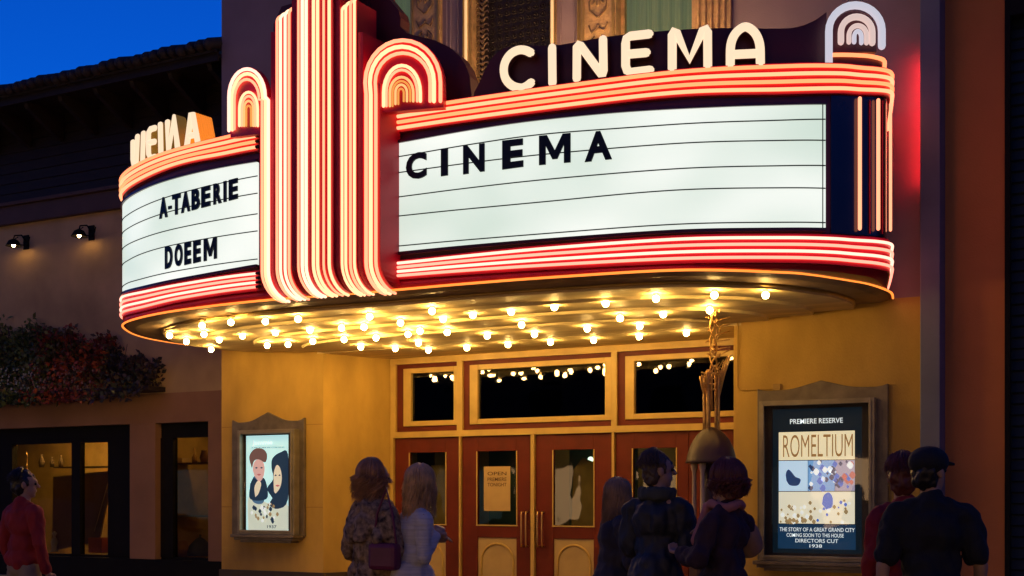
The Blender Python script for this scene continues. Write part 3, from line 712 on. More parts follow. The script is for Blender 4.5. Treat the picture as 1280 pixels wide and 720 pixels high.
lob(DOBJ[0][3] + .12, DOBJ[0][4] + .15, 0, 2.0, 1.65, m_cream, 'lobby_stand'); lob(DOBJ[0][3] - .3, DOBJ[0][3] + .02, 0, 2.3, 1.9, m_plinth, 'lobby_post')
lob(DOBJ[0][4] + .02, DOBJ[0][4] + .2, 0, 2.15, 1.55, m_plinth, 'lobby_post')
MB().prism([(DOBJ[2][3] + .08, 1.6, 0), (DOBJ[2][4] - .02, 1.6, 0), (DOBJ[2][4] - .02, 1.6, 1.95), (DOBJ[2][3] + .30, 1.6, 2.08), (DOBJ[2][3] + .14, 1.6, 1.9)], (0, .03, 0)).build('lobby_stand', m_cream, cb)
lob(DOBJ[2][3] - .2, DOBJ[2][4] + .3, 0, 2.3, 2.2, mat('pale_teal', (.14, .22, .17), .7), 'lobby_screen')
MB().ball((DOBJ[2][3] + .32, 1.85, 2.06), .045).build('lobby_globe', mat('lobby_globe_m', (1, 1, .9), .4, 0, (.8, 1, .85), 2.5), cb)
# notice on the second door
nx0, nx1 = XY(604.5, DY), XY(637.5, DY); nz0, nz1 = ZY(621, 638.6, DY), ZY(621, 583, DY)
nt_ = MB().box((nx0, DY + .008, nz0), (nx1, DY + .012, nz1)).build('paper_notice', mat('tan_paper', (.55, .37, .16), .8, var=.1))
tag(nt_, 'tan paper notice with three dark lines taped inside the second door window', 'notice')
for s_, f in (('OPEN', .80), ('PREMIERE', .67), ('TONIGHT', .55)):
    wd = (nx1 - nx0); hh = .055; tm = MB()
    add_text(tm, s_, lambda u, v, l, f=f: (nx0 + wd * (.14 + .72 * u), DY + .0075 - .001 * l, nz0 + (nz1 - nz0) * f + hh * v), .01)
    tm.build('printed_text', mat('brown_ink', (.12, .06, .03), .7), nt_)

# ================================================================ POSTER CASES
m_bronze = mat('bronze_frame', (.19, .155, .12), .38, .55, var=.25, vs=6, bump=.15, bs=30)
m_bronze2 = mat('bronze_frame_light', (.30, .26, .20), .35, .55, var=.2, vs=6)
def escreen(name, col, st=1.0): return mat(name, tuple(min(.8, c) for c in col), .5, 0, col, st, var=.1)
def poster_case(label, F_):
    """F_: pixel columns of plate, frame, screen and rows at the left edge of each"""
    d = .20; (pa, pb, ptop, ppk, pbot), (fa, fb, ftop, fbot), (sa, sb, st, sb_) = F_
    yf = -d; c = thing('poster_case', label, 'poster case', (XY((fa + fb) / 2, 0), 0, 0), 'lit poster cases on the porch walls')
    X = lambda px, Y: XY(px, Y)
    xa, xb = X(pa, -.05), X(pb, -.05); z1 = ZY((pa + pb) / 2, ptop, -.05); zp = ZY((pa + pb) / 2, ppk, -.05); z0 = ZY((pa + pb) / 2, pbot, -.05)
    w_ = xb - xa; n = 24; top = []
    for i in range(n + 1):
        u = i / n; bump_ = math.exp(-((u - .5) / .17) ** 2) + .18 * math.exp(-((u - .5) / .03) ** 2) + .35 * max(0, 1 - min(u, 1 - u) / .06) 
        top.append((xb - w_ * u, -.002, z1 + (zp - z1) * bump_))
    MB().prism([(xa, -.002, z0), (xb, -.002, z0)] + top, (0, -.06, 0)).build('backplate', m_bronze, c, bevel=.006)
    fxa, fxb = X(fa, yf), X(fb, yf); fz1, fz0 = ZY((fa + fb) / 2, ftop, yf), ZY((fa + fb) / 2, fbot, yf)
    sxa, sxb = X(sa, -.12), X(sb, -.12); sz1, sz0 = ZY((sa + sb) / 2, st, -.12), ZY((sa + sb) / 2, sb_, -.12)
    t = .045
    b = MB()
    for (q, y0, y1) in ((0, -.062, yf), (.035, yf - .0, yf - .022)):
        b.box((fxa + q, y0, fz0 + q), (fxa + t + q * .6, y1, fz1 - q)).box((fxb - t - q * .6, y0, fz0 + q), (fxb - q, y1, fz1 - q)).box((fxa + t + q * .6, y0, fz1 - t - q * .6), (fxb - t - q * .6, y1, fz1 - q)).box((fxa + t + q * .6, y0, fz0 + q), (fxb - t - q * .6, y1, fz0 + t + q * .6))
    b.build('frame', m_bronze2, c, bevel=.005)
    MB().box((fxa + t, -.10, fz0 + t), (sxa, -.064, fz1 - t)).box((sxb, -.10, fz0 + t), (fxb - t, -.064, fz1 - t)).box((sxa, -.10, sz1), (sxb, -.064, fz1 - t)).box((sxa, -.10, fz0 + t), (sxb, -.064, sz0)).build('mount', m_plinth, c)
    MB().box((fxa - .06, -.30, fz0 - .05), (fxb + .06, -.002, fz0 - .003)).box((fxa - .02, -.26, fz0 - .09), (fxb + .02, -.002, fz0 - .053)).box((fxa + .06, -.2, fz0 - .13), (fxb - .06, -.002, fz0 - .093)).build('sill', m_bronze, c, bevel=.006)
    MB().box((fxa + t + .005, yf + .03, fz0 + t + .004), (fxb - t - .005, yf + .034, fz1 - t - .004)).build('pane', glass('case_glass', (.95, .97, .97), .0), c)
    return c, sxa, sxb, sz0, sz1
def sheet(mb, x0, x1, z0, z1, S, lay):
    sxa, sxb, sz0, sz1 = S; f = lambda u: sxa + (sxb - sxa) * u; g = lambda v: sz0 + (sz1 - sz0) * v
    return mb.box((f(x0), -.085 - lay * .002, g(z0)), (f(x1), -.0835 - lay * .002, g(z1)))
def blob2(S, pts, lay, name, m, parent):
    sxa, sxb, sz0, sz1 = S; P = [(sxa + (sxb - sxa) * u, -.0845 - lay * .002, sz0 + (sz1 - sz0) * v) for u, v in catmull(pts + [pts[0]], 4)[:-1]]
    return MB().prism(P, (0, -.001, 0)).build(name, m, parent)
def ptext(S, txt, u0, u1, v0, v1, lay, m, parent, off=.01):
    sxa, sxb, sz0, sz1 = S; mb = MB()
    add_text(mb, txt, lambda u, v, l: (sxa + (sxb - sxa) * (u0 + (u1 - u0) * u), -.085 - lay * .002 - .001 * l, sz0 + (sz1 - sz0) * (v0 + (v1 - v0) * v)), off)
    mb.build('lettering', m, parent)
# right case
c2, *S2 = poster_case('large bronze poster case with dark blue lit poster right of the doors', ((947, 1110, 486, 477, 703), (949, 1093, 499, 702), (965, 1077, 510, 692)))
S2 = tuple(S2)
p2 = sheet(MB(), 0, 1, 0, 1, S2, 0).build('poster', escreen('poster_navy', (.002, .008, .014), .8), c2)
sheet(MB(), .06, .93, .03, .20, S2, 1).build('blue_foot', escreen('poster_blue', (.006, .035, .085), .8), p2)
sheet(MB(), .07, .92, .645, .84, S2, 1).build('title_block', escreen('poster_cream', (.78, .66, .42), .95), p2)
sheet(MB(), .07, .40, .43, .64, S2, 1).build('picture', escreen('poster_sky', (.50, .66, .82), .9), p2)
sheet(MB(), .405, .70, .43, .64, S2, 1).build('picture', escreen('poster_midblue', (.16, .34, .62), .9), p2)
sheet(MB(), .705, .92, .43, .64, S2, 1).build('picture', escreen('poster_mauve', (.34, .30, .40), .9), p2)
sheet(MB(), .07, .92, .205, .425, S2, 1).build('picture', escreen('poster_sand', (.72, .66, .50), .95), p2)
tx = escreen('poster_text_white', (.75, .8, .8), .9); gd = escreen('poster_title_gold', (.30, .15, .045), .8)
ptext(S2, 'PREMIERE RESERVE', .20, .79, .895, .93, 2, tx, p2); ptext(S2, 'ROMELTIUM', .12, .90, .665, .82, 2, gd, p2, -.004)
ptext(S2, 'THE STORY OF A GREAT GRAND CITY', .08, .92, .150, .178, 2, tx, p2); ptext(S2, 'COMING SOON TO THIS HOUSE', .16, .80, .112, .138, 2, tx, p2)
ptext(S2, 'DIRECTORS CUT', .26, .74, .074, .100, 2, tx, p2); ptext(S2, '1938', .42, .56, .040, .063, 2, tx, p2)
dk = escreen('poster_ink', (.02, .045, .13), .9); bl_ = escreen('poster_cobalt', (.04, .13, .50), .9); br_ = escreen('poster_brown', (.30, .20, .09), .9); wh = escreen('poster_white', (.8, .85, .85), .9); rd = escreen('poster_rose', (.45, .12, .12), .9)
blob2(S2, [(.16, .50), (.20, .47), (.29, .47), (.32, .51), (.26, .53), (.22, .56), (.18, .58), (.15, .55)], 2, 'picture_figure', dk, p2)
random.seed(3)
for k in range(46):
    u = random.uniform(.42, .9); v = random.uniform(.44, .63); s = random.uniform(.012, .035)
    blob2(S2, [(u - s, v), (u, v + s * .8), (u + s * 1.1, v + s * .1), (u + s * .2, v - s * .7)], 2 + .3 * (k % 3), 'picture_figure', (bl_, wh, dk, rd if u > .7 else dk)[k % 4], p2)
for k in range(60):
    u = random.uniform(.09, .9); v = .215 + (random.random() ** 2) * .15; s = random.uniform(.01, .025)
    blob2(S2, [(u - s, v), (u, v + s * .8), (u + s * 1.1, v + s * .1), (u + s * .2, v - s * .7)], 2 + .3 * (k % 3), 'picture_figure', (br_, wh, br_, bl_ if u > .5 else br_)[k % 4], p2)
blob2(S2, [(.56, .34), (.58, .40), (.64, .42), (.68, .38), (.67, .32), (.61, .31)], 3.2, 'picture_figure', bl_, p2)
# left case
c1, *S1 = poster_case('narrow bronze poster case with turquoise lit poster of two faces, left of the doors', ((290.5, 380.5, 527, 517, 670), (296.5, 367.5, 537, 668), (306, 359.5, 544, 665)))
S1 = tuple(S1)
p1 = sheet(MB(), 0, 1, 0, 1, S1, 0).build('poster', escreen('poster_turquoise', (.50, .78, .78), 1.0), c1)
pk = escreen('poster_pink', (.62, .36, .33), .9); sk = escreen('poster_skin', (.70, .58, .42), .9); nv = escreen('poster_darknavy', (.012, .03, .06), .9); be = escreen('poster_beige', (.55, .58, .48), .95)
blob2(S1, [(.05, .02), (.05, .35), (.25, .38), (.5, .30), (.95, .30), (.97, .02)], 1, 'picture_figure', be, p1)
blob2(S1, [(.62, .35), (.55, .28), (.75, .24), (.98, .34), (.98, .80), (.80, .82), (.62, .76), (.60, .66), (.64, .55), (.5, .45)], 2, 'picture_figure', nv, p1)
blob2(S1, [(.66, .42), (.70, .40), (.80, .46), (.84, .56), (.80, .66), (.72, .69), (.66, .62), (.65, .52)], 3, 'picture_figure', sk, p1)
blob2(S1, [(.12, .50), (.10, .38), (.20, .30), (.40, .30), (.46, .42), (.42, .55), (.20, .58)], 2, 'picture_figure', escreen('poster_slate', (.06, .14, .24), .9), p1)
blob2(S1, [(.20, .58), (.32, .52), (.42, .58), (.44, .68), (.36, .75), (.22, .74), (.16, .66)], 3, 'picture_figure', pk, p1)
blob2(S1, [(.14, .66), (.20, .74), (.32, .75), (.46, .72), (.50, .80), (.40, .86), (.20, .86), (.08, .78)], 4, 'picture_figure', escreen('poster_umber', (.14, .07, .06), .9), p1)
blob2(S1, [(.22, .36), (.30, .40), (.36, .50), (.28, .53), (.20, .46)], 3, 'picture_figure', sk, p1)
for u, v, w_ in ((.25, .665, .03), (.37, .665, .03), (.70, .585, .025), (.79, .585, .025)): blob2(S1, [(u - w_, v), (u, v + .008), (u + w_, v), (u, v - .008)], 5, 'picture_figure', nv, p1)
for u, v in ((.31, .595), (.745, .48)): blob2(S1, [(u - .05, v), (u, v + .008), (u + .05, v), (u, v - .012)], 5, 'picture_figure', rd, p1)
blob2(S1, [(.10, .50), (.18, .56), (.30, .53), (.42, .56), (.5, .46), (.48, .34), (.10, .34)], 2.5, 'picture_figure', nv, p1)
for k in range(30):
    u = random.uniform(.12, .75); v = random.uniform(.1, .3); s = random.uniform(.015, .035)
    blob2(S1, [(u - s, v), (u, v + s * .8), (u + s * 1.3, v + s * .1), (u + s * .2, v - s * .7)], 3 + .3 * (k % 3), 'picture_figure', (nv, wh, br_)[k % 3], p1)
ptext(S1, 'Jemmie', .15, .62, .89, .95, 2, wh, p1); ptext(S1, 'A PICTURE IN COLOUR', .12, .9, .868, .880, 2, nv, p1); ptext(S1, '1937', .50, .72, .04, .07, 4, nv, p1)

# ================================================================ LEFT SHOP BUILDING
NYB = .9
m_tanst = mat('tan_stucco', (.56, .38, .18), .85, 0, var=.28, vs=.9, bump=.3, bs=50)
m_brnst = mat('brown_stucco', (.36, .19, .10), .85, 0, var=.15, vs=1.2, bump=.2, bs=50)
m_dwood = mat('dark_stained_wood', (.020, .012, .010), .6, 0, var=.3, vs=3, stretch=(1, 1, 8), bump=.3, bs=12)
m_tile = mat('roof_tile', (.035, .03, .032), .7, 0, var=.3, vs=6)
m_frame = mat('black_shop_frame', (.010, .009, .008), .7, spec=.15)
nb = thing('shop_building', 'low shop with dark tiled eave, tan wall and unlit dark framed display windows', 'building', (-14, NYB, 0))
nX = lambda px: XY(px, NYB); nZ = lambda px, py: ZY(px, py, NYB)
XE = XL + .02; XW = -24.0
zc0, zc1 = nZ(0, 284), nZ(0, 262); zlin = nZ(0, 536); zled = nZ(0, 502)
MB().box((XW, NYB, zled), (XE, NYB + .4, zc0)).build('wall', m_tanst, nb)
MB().box((XW, NYB, zlin), (XE, NYB + .4, zled - .001)).build('lintel', m_brnst, nb)
MB().box((XW, NYB - .10, zc0), (XE, NYB + .4, zc1)).box((XW, NYB - .16, zc1 + .001), (XE, NYB + .4, zc1 + .07)).build('cornice', mat('cornice_brown', (.10, .06, .055), .7), nb, bevel=.01)
ZE = 1.5 + (HZ - 73) / proj(XY(277, 0), 0)[2]
up = MB(); z = zc1 + .071
while z < ZE - .1:
    up.prism([(XW, NYB, z), (XW, NYB - .03, z), (XW, NYB - .008, z + .19), (XW, NYB, z + .19)], (XE - XW, 0, 0)); z += .192
up.box((XW, NYB, zc1 + .07), (XE, NYB + .4, ZE)).build('boarded_wall', m_dwood, nb)
ev = MB().box((XW, -.05, ZE), (XE - .02, NYB + .4, ZE + .06)).box((XW, -.10, ZE - .06), (XE - .02, -.052, ZE + .14)); ev.build('eave', m_dwood, nb)
x = XE - .35
while x > -20.5: MB().prism([(x, -.0, ZE - .002), (x, NYB - .04, ZE - .002), (x, NYB - .04, ZE - .5), (x, NYB - .12, ZE - .5), (x, .06, ZE - .12)], (.09, 0, 0)).build('eave_bracket', m_dwood, nb); x -= .85
ti = MB(); x = XE - .1
random.seed(5)
while x > XW:
    dz = random.uniform(-.015, .015)
    ti.tube([(x, -.22 + random.uniform(-.02, .02), ZE + .17 + dz), (x, .5, ZE + .44 + dz), (x, 2.5, ZE + 1.2)], .10, 7); x -= .19
ti.prism([(XW, -.16, ZE + .10), (XW, 2.5, ZE + 1.12), (XW, 2.5, ZE + 1.0), (XW, -.16, ZE + .06)], (XE - .02 - XW, 0, 0)); ti.build('tiled_roof', m_tile, nb)
zs = nZ(120, 697); zh = nZ(0, 536)
for a, b in ((nX(162), nX(194)), (nX(260), XE), (XW, nX(-60))): MB().box((a, NYB, zs), (b, NYB + .4, zlin - .001)).build('pillar', m_brnst, nb, bevel=.008)
MB().box((XW, NYB - .03, 0), (XE, NYB + .4, zs - .001)).build('stall_riser', m_frame, nb)
# front display window
def shopwin(pa, pb, mull, ztop, name):
    f = MB(); a, b = nX(pa), nX(pb); Yf = NYB + .15
    f.box((a, Yf, ztop), (b, Yf + .1, zlin - .001)); f.box((a, Yf, zs), (b, Yf + .1, zs + .04))
    for m0, m1 in mull: f.box((nX(m0), Yf - .02, zs + .04), (nX(m1), Yf + .1, ztop))
    o = f.build('shop_window', m_frame, nb)
    MB().box((a, Yf + .04, zs + .04), (b, Yf + .048, ztop)).build('pane', glass('shop_glass', (.75, .7, .6), .0), o); return o
shopwin(-60, 162, ((-60, 8), (82.5, 93), (128, 162)), nZ(90, 553), 'w')
shopwin(194, 260, ((194, 209.5),), nZ(235, 546), 'w')
m_shopwall = mat('shop_interior', (.50, .36, .12), .8, var=.25, vs=2); m_shopdk = mat('shop_interior_dark', (.12, .085, .05), .8)
MB().box((XW, 3.0, 0), (XE, 3.1, 4)).box((XW, 1.3, 3.0), (XE, 3.1, 3.05)).box((nX(170), 1.3, 0), (nX(180), 3.0, 3.0)).box((XE - .05, 1.35, 0), (XE, 3.1, 3.0)).build('shop_interior', m_shopwall, nb)
m_slamp = mat('added_shop_lamp', (1, .7, .3), .5, 0, (1, .62, .20), 45)
MB().box((nX(40) - .6, 1.7, 2.93), (nX(40) + 1.4, 1.85, 2.99)).build('added_shop_lamp', m_slamp, nb)  # unseen lamps added above the windows to brighten the shop
MB().box((nX(225), 1.7, 2.93), (nX(240), 1.8, 2.99)).build('added_shop_lamp', m_slamp, nb)
# things on display
def sh(name, label, cat, mb, m, **k): o = mb.build(name, m, **k); return tag(o, label, cat)
q = 1.6
sh('display_shelf', 'thin dark shelf crossing the front shop window', 'shelf', MB().box((nX(30), q, ZY(60, 585, q)), (nX(128), q + .5, ZY(60, 585, q) + .02)).box((nX(30), q + .5, zs), (nX(31), q + .52, ZY(60, 585, q))), m_shopdk)
x = XY(25.5, q); z = ZY(25, 590, q)
cs = MB().lathe((x, q + .15, z), [(0, 0), (.06, .01), (.025, .03), (.02, .1), (.03, .12), (.02, .14), (.02, .3), (.03, .32), (.015, .38), (0, .42)], 12)
sh('candlestick', 'tall brass candlestick behind the man in red in the shop window', 'candlestick', cs, m_brass)
sh('orange_box', 'orange box at the foot of the front shop window', 'box', MB().box((XY(110, q), q, zs + .04), (XY(127, q), q + .25, ZY(110, 672, q))), mat('orange_card', (.75, .20, .03), .7), bevel=.01)
sh('leaning_board', 'large tan board leaning inside the front shop window', 'board', MB().prism([(XY(62, q), q + .05, zs + .05), (XY(121, q), q + .05, zs + .25), (XY(139, q), q + .05, ZY(130, 588, q)), (XY(64, q), q + .05, ZY(64, 596, q))], (0, .03, 0)), mat('tan_board', (.28, .17, .08), .7))
sh('picture_frame', 'slim pale frame edge leaning at a slant in the shop window', 'frame', MB().tube([(XY(119, q), q - .02, ZY(119, 664, q)), (XY(140, q), q - .02, ZY(140, 590, q))], .008, 6), m_brass)
for (px, py, h, r), lb_ in zip(((52, 585, .26, .06), (65, 585, .20, .045), (76, 585, .23, .05)), ('round shouldered dark jar on the shop shelf, leftmost of three', 'small dark jar in the middle of the shop shelf', 'dark jar on the shop shelf beside the black mullion')):
    p = onY(px, py, q + .2)
    o = MB().lathe((p.x, p.y, ZY(60, 585, q) + .021), [(0, 0), (r * .8, 0), (r, h * .4), (r * .5, h * .75), (r * .35, h * .8), (r * .45, h), (0, h)], 14).build('display_jar', m_shopdk); tag(o, lb_, 'jar', 'dark jars on the shop shelf')
p = onY(68, 660, q); o = MB().lathe((p.x, q, zs + .04), [(0, 0), (.09, 0), (.05, .06), (.07, .2), (.02, .3), (.05, .36), (0, .4)], 12).build('pale_vase', mat('pale_china', (.5, .5, .4), .3)); tag(o, 'pale china vase low in the front shop window beside the man in red', 'vase')
for py in (580, 646):
    z = ZY(235, py, q); o = MB().box((XY(204, q), q, z), (XY(270, q), q + .4, z + .025)).build('display_shelf', m_shopdk if py == 580 else mat('grey_shelf', (.3, .3, .28), .5))
    tag(o, 'upper wooden shelf in the narrow shop window' if py == 580 else 'lower grey shelf in the narrow shop window', 'shelf')
z = ZY(235, 580, q) + .026
o = MB().box((XY(211, q), q + .05, z), (XY(225, q), q + .25, z + .09)).build('cream_box', mat('cream_card', (.6, .45, .25), .7), bevel=.01); tag(o, 'small cream box on the upper shelf of the narrow shop window', 'box')
o = MB().lathe((XY(236, q), q + .15, z), [(0, 0), (.05, 0), (.05, .1), (.015, .16), (.015, .26), (0, .27)], 12).build('amber_bottle', mat('amber_glass', (.35, .2, .05), .2)); tag(o, 'slim amber bottle on the upper shelf of the narrow shop window', 'bottle')
o = MB().lathe((XY(248, q), q + .15, z), [(0, 0), (.06, 0), (.08, .1), (.05, .2), (.06, .22), (0, .22)], 12).build('brown_urn', mat('brown_clay', (.2, .1, .05), .5)); tag(o, 'round brown urn on the upper shelf of the narrow shop window', 'urn')
o = MB().lathe((XY(221, q), q + .15, zs + .04), [(0, 0), (.11, 0), (.13, .12), (.07, .25), (.0, .27)], 12).build('ochre_pot', mat('ochre_clay', (.5, .3, .06), .5)); tag(o, 'ochre pot at the bottom of the narrow shop window', 'pot')
o = MB().lathe((XY(243, q), q + .15, zs + .04), [(.0, 0), (.24, 0), (.20, .18), (.08, .30), (.02, .33), (.02, .38), (0, .39)], 14).build('grey_bell', mat('grey_cloth', (.12, .15, .15), .7)); tag(o, 'large grey bell shaped cover at the bottom of the narrow shop window', 'cover')

# wall lamps
m_wlamp = mat('wall_lamp_glass', (1, .8, .5), .4, 0, (1, .58, .22), 36)
wl0 = None
for i, (px, py) in enumerate(((17, 305), (99, 293))):
    p = onY(px, py, NYB - .3)
    t = thing('wall_lamp', ('ornate iron wall lamp nearest the left edge of the picture', 'ornate iron wall lamp on the tan wall closer to the marquee')[i], 'wall lamp', (p.x, NYB, p.z), 'iron wall lamps under the eave')
    a = MB().box((p.x - .07, NYB - .02, p.z - .05), (p.x + .07, NYB - .001, p.z + .22)); a.tube([(p.x, NYB - .02, p.z + .1), (p.x, NYB - .12, p.z + .2), (p.x, NYB - .28, p.z + .16), (p.x, NYB - .3, p.z + .09)], .014, 6)
    for s in (-1, 1): a.tube([(p.x, NYB - .03, p.z + .02), (p.x + s * .14, NYB - .08, p.z + .05), (p.x + s * .2, NYB - .1, p.z + .15), (p.x + s * .12, NYB - .1, p.z + .18)], .011, 6)
    a.build('bracket', m_frame, t)
    MB().lathe((p.x, NYB - .3, p.z), [(.02, .10), (.09, .06), (.14, -.03), (.145, -.04), (.13, -.035), (.02, .07)], 14).build('shade', m_frame, t)
    MB().ball((p.x, NYB - .3, p.z - .01), (.035, .035, .05)).build('bulb', m_wlamp, t)

# planter and shrubs
pz = zled
pl = MB().box((XW, NYB - .42, pz + .02), (nX(207), NYB - .002, pz + .10)).build('planter_shelf', m_dwood); tag(pl, 'long dark ledge planter fixed over the shop windows', 'planter')
def shrub(name, label, x0, x1, hfun, cols, n, seed, flowers=None):
    random.seed(seed); t = thing(name, label, 'shrub', ((x0 + x1) / 2, NYB - .25, pz + .1), 'shrubs on the shop ledge')
    mats = [mat('leaf_' + str(c), c, .6, 0, var=.3, vs=8) for c in cols]; mbs = [MB() for _ in cols]
    for _ in range(n):
        x = random.uniform(x0, x1); h = hfun(x) * (1 + .12 * math.sin(x * 9)); z = pz + .08 + h * random.random() ** .6 * (1 + .5 * noise.noise(Vector((x * 2.6, seed, 0)))) * random.choice((1, 1, 1, 1.12))
        if random.random() < .16: z = pz + .08 - random.random() * .22
        y = NYB - .06 - (random.uniform(.40, .58) if z < pz + .08 else random.uniform(0, .5)) * (1 - .5 * (z - pz) / max(h, .1)); L_ = random.uniform(.04, .13)
        d = Vector((random.gauss(0, 1), random.gauss(-.3, .8), random.gauss(.3, .8))).normalized(); u = d.orthogonal().normalized() * L_ * .32
        p = Vector((x, y, z)); u.rotate(Quaternion(d, random.random() * 6))
        k = int((noise.noise(Vector((x * 2.2, seed, z * 2.2))) * .9 + .5 + random.uniform(-.25, .25)) * len(cols)); k = max(0, min(len(cols) - 1, k))
        mbs[k].add([p, p + d * L_ * .45 + u, p + d * L_, p + d * L_ * .45 - u], [(0, 1, 2, 3)])
    for k, mb in enumerate(mbs):
        if mb.v: mb.build('foliage', mats[k], t)
    st = MB()
    for _ in range(16):
        x = random.uniform(x0, x1); h = hfun(x); dx = random.uniform(-.25, .25)
        st.tube([(x, NYB - .2, pz + .06), (x + dx * .4, NYB - .25, pz + .05 + h * .6), (x + dx, NYB - .3, pz + .1 + h * 1.08)], .007, 4)
    st.build('stems', mat('twig', (.06, .03, .02), .7), t)
    if flowers:
        fb = MB()
        for _ in range(flowers[1]):
            x = random.uniform(x0 + .1, x1 - .1); z = pz + random.uniform(.08, .55) * min(1, hfun(x)); p = Vector((x, NYB - .48 - random.uniform(0, .1), z)); r = random.uniform(.012, .028)
            for k in range(4):
                a = k * PI / 2 + random.random(); fb.add([p, p + Vector((math.cos(a) * r, -.004, math.sin(a) * r)), p + Vector((math.cos(a + .8) * r, -.004, math.sin(a + .8) * r))], [(0, 1, 2)])
        fb.build('blossom', flowers[0], t)
xa_, xb_ = nX(-30), nX(205)
def topz(px): return float(np.interp(px, [-40, 0, 20, 45, 70, 100, 130, 150, 165, 180, 195, 206], [402, 408, 405, 403, 408, 414, 424, 430, 447, 450, 452, 470]))
def hf(x): px = proj(x, NYB - .2)[0]; return max(.05, .86 * (1.5 + (HZ - topz(px)) / proj(x, NYB - .2)[2] - pz - .05))
shrub('flowering_shrub', 'green flowering shrub with small white blossoms at the left end of the shop ledge', xa_, nX(82), hf, [(.05, .075, .02), (.08, .12, .03), (.14, .17, .05)], 3600, 1, (mat('white_petal', (.7, .65, .5), .7), 150))
shrub('red_leaved_shrub', 'red leaved shrub in the middle of the shop ledge', nX(58), nX(152), hf, [(.22, .04, .02), (.08, .06, .02), (.36, .07, .03)], 3600, 2, (mat('pink_petal', (.5, .25, .2), .7), 50))
shrub('dark_shrub', 'low dark shrub at the right end of the shop ledge under the marquee', nX(148), nX(206), hf, [(.03, .03, .03), (.045, .03, .035), (.03, .04, .03)], 1500, 3)

# ================================================================ RIGHT PIER AND NEXT BUILDING
m_pier = mat('slate_paint', (.17, .18, .22), .6, 0, var=.15, vs=1.5)
m_orangeglow = mat('orange_glow_stucco', (.72, .24, .06), .85, 0, var=.12, vs=.9, bump=.25, bs=50)  # orange of the soffit bulb light put into the wall colour
px0, px1 = XR + .003, XY(1179, -.1)
pr = MB().box((px0, -.36, 0), (px1, .5, 12)).build('slate_pier', m_pier, bevel=.01); tag(pr, 'narrow slate grey pier between the theatre and the orange tinted wall', 'pier')
rb = thing('right_building', 'stucco building, orange glow in its wall colour, dark slatted shutter at the right edge', 'building', (px1 + .8, 0, 0))
sx = XY(1256, .05)
MB().box((px1 + .002, .05, 0), (sx, .5, 12)).build('wall', m_orangeglow, rb)
sh_ = MB(); z = .1
while z < 8.6: sh_.prism([(sx + .06, .20, z), (sx + .06, .17, z + .02), (sx + .06, .20, z + .12)], (2.4, 0, 0)); z += .13
sh_.box((sx + .06, .2, 0), (sx + 2.5, .3, 9)); sh_.build('shutter', mat('shutter_green', (.012, .018, .016), .6), rb)
MB().box((sx + .001, .02, 0), (sx + .06, .4, 12)).box((sx + .06, .02, 7.1), (sx + 4, .4, 7.3)).box((sx + .06, .2, 9), (sx + 4, .5, 12)).build('shutter_frame', m_frame, rb)

# ================================================================ GROUND
m_asph = mat('asphalt', (.045, .045, .048), .75, 0, var=.25, vs=2, bump=.4, bs=80)
m_pave = mat('paving', (.20, .17, .15), .7, 0, var=.2, vs=1.5, bump=.2, bs=60)
tag(MB().box((-400, -400, -.5), (400, 400, -.13)).build('ground', m_asph), kind='structure')
tag(MB().box((-60, -7.5, -.13), (60, 30, 0)).build('pavement', m_pave), kind='structure')
tag(MB().box((-60, -7.68, -.13), (60, -7.502, .004)).build('kerb', mat('kerb_stone', (.3, .29, .27), .7)), kind='structure')
#PEOPLE#
# ================================================================ OPPOSITE SIDE OF THE STREET (seen in the door glass)
m_opp = mat('opposite_brick', (.16, .08, .06), .9, 0, var=.2, vs=2); m_oppw = mat('opposite_fill_glow', (.5, .45, .35), .6, 0, (1.0, .58, .26), 5); m_oppg = mat('opposite_shop_light_green', (.4, .5, .45), .6, 0, (.55, 1.0, .85), .25)  # warm window glow added as fill light for the street
for i, (x0, x1, h, lb_) in enumerate(((-44, -16, 9.5, 'long brick block across the street at the left'), (-15.9, 2, 11.0, 'tall brick shop block straight across the street'), (2.1, 34, 9.0, 'low brick block across the street at the right'))):
    ob_ = thing('opposite_building', lb_, 'building', ((x0 + x1) / 2, -27, 0), 'brick blocks across the street')
    MB().box((x0, -35, 0), (x1, -27, h)).box((x0, -27.3, h), (x1, -35.2, h + .4)).build('wall', m_opp, ob_)
    x = x0 + 1.2; k = 0
    while x + 3 < x1:
        MB().box((x, -26.97, .5), (x + 2.6, -26.9, 2.7)).build('shop_window', m_oppg if k % 4 == 1 else m_oppw if k % 2 == 0 else m_frame, ob_)
        for z in (4.2, 6.9): MB().box((x + .5, -26.97, z), (x + 1.8, -26.93, z + 1.7)).build('window', m_frame, ob_)
        x += 3.8; k += 1

# ================================================================ TICKET KIOSK WITH GILT LATTICE
kx, ky = -1.89, -1.27
kz = lambda py: 1.5 + (HZ - py) / 105.0
kk = thing('domed_kiosk', 'small maroon domed kiosk topped by gilt pipes and a twisted lattice, right of the doors', 'kiosk', (kx, ky, 0))
m_kdome = mat('plum_painted_metal', (.045, .020, .022), .5, .1, var=.25, vs=4, bump=.15, bs=20); m_kcream = mat('cream_column', (.50, .38, .24), .5)
m_gilt = mat('gilt_iron', (.62, .36, .12), .32, .85, var=.3, vs=12)
cx_ = kx + .02
MB().lathe((kx, ky, 0), [(0, 0), (.30, 0), (.30, .12), (.26, .14), (.26, .92), (.30, .96), (.30, 1.0), (0, 1.0)], 8, PI / 8).build('base', m_kdome, kk)
for q_ in range(6):
    a = q_ * PI / 3 + .3; MB().lathe((kx + .20 * math.cos(a), ky + .20 * math.sin(a), 1.001), [(.0, 0), (.045, 0), (.045, .04), (.03, .06), (.026, .78), (.042, .84), (.042, .885), (0, .885)], 12).build('column', m_kcream, kk)
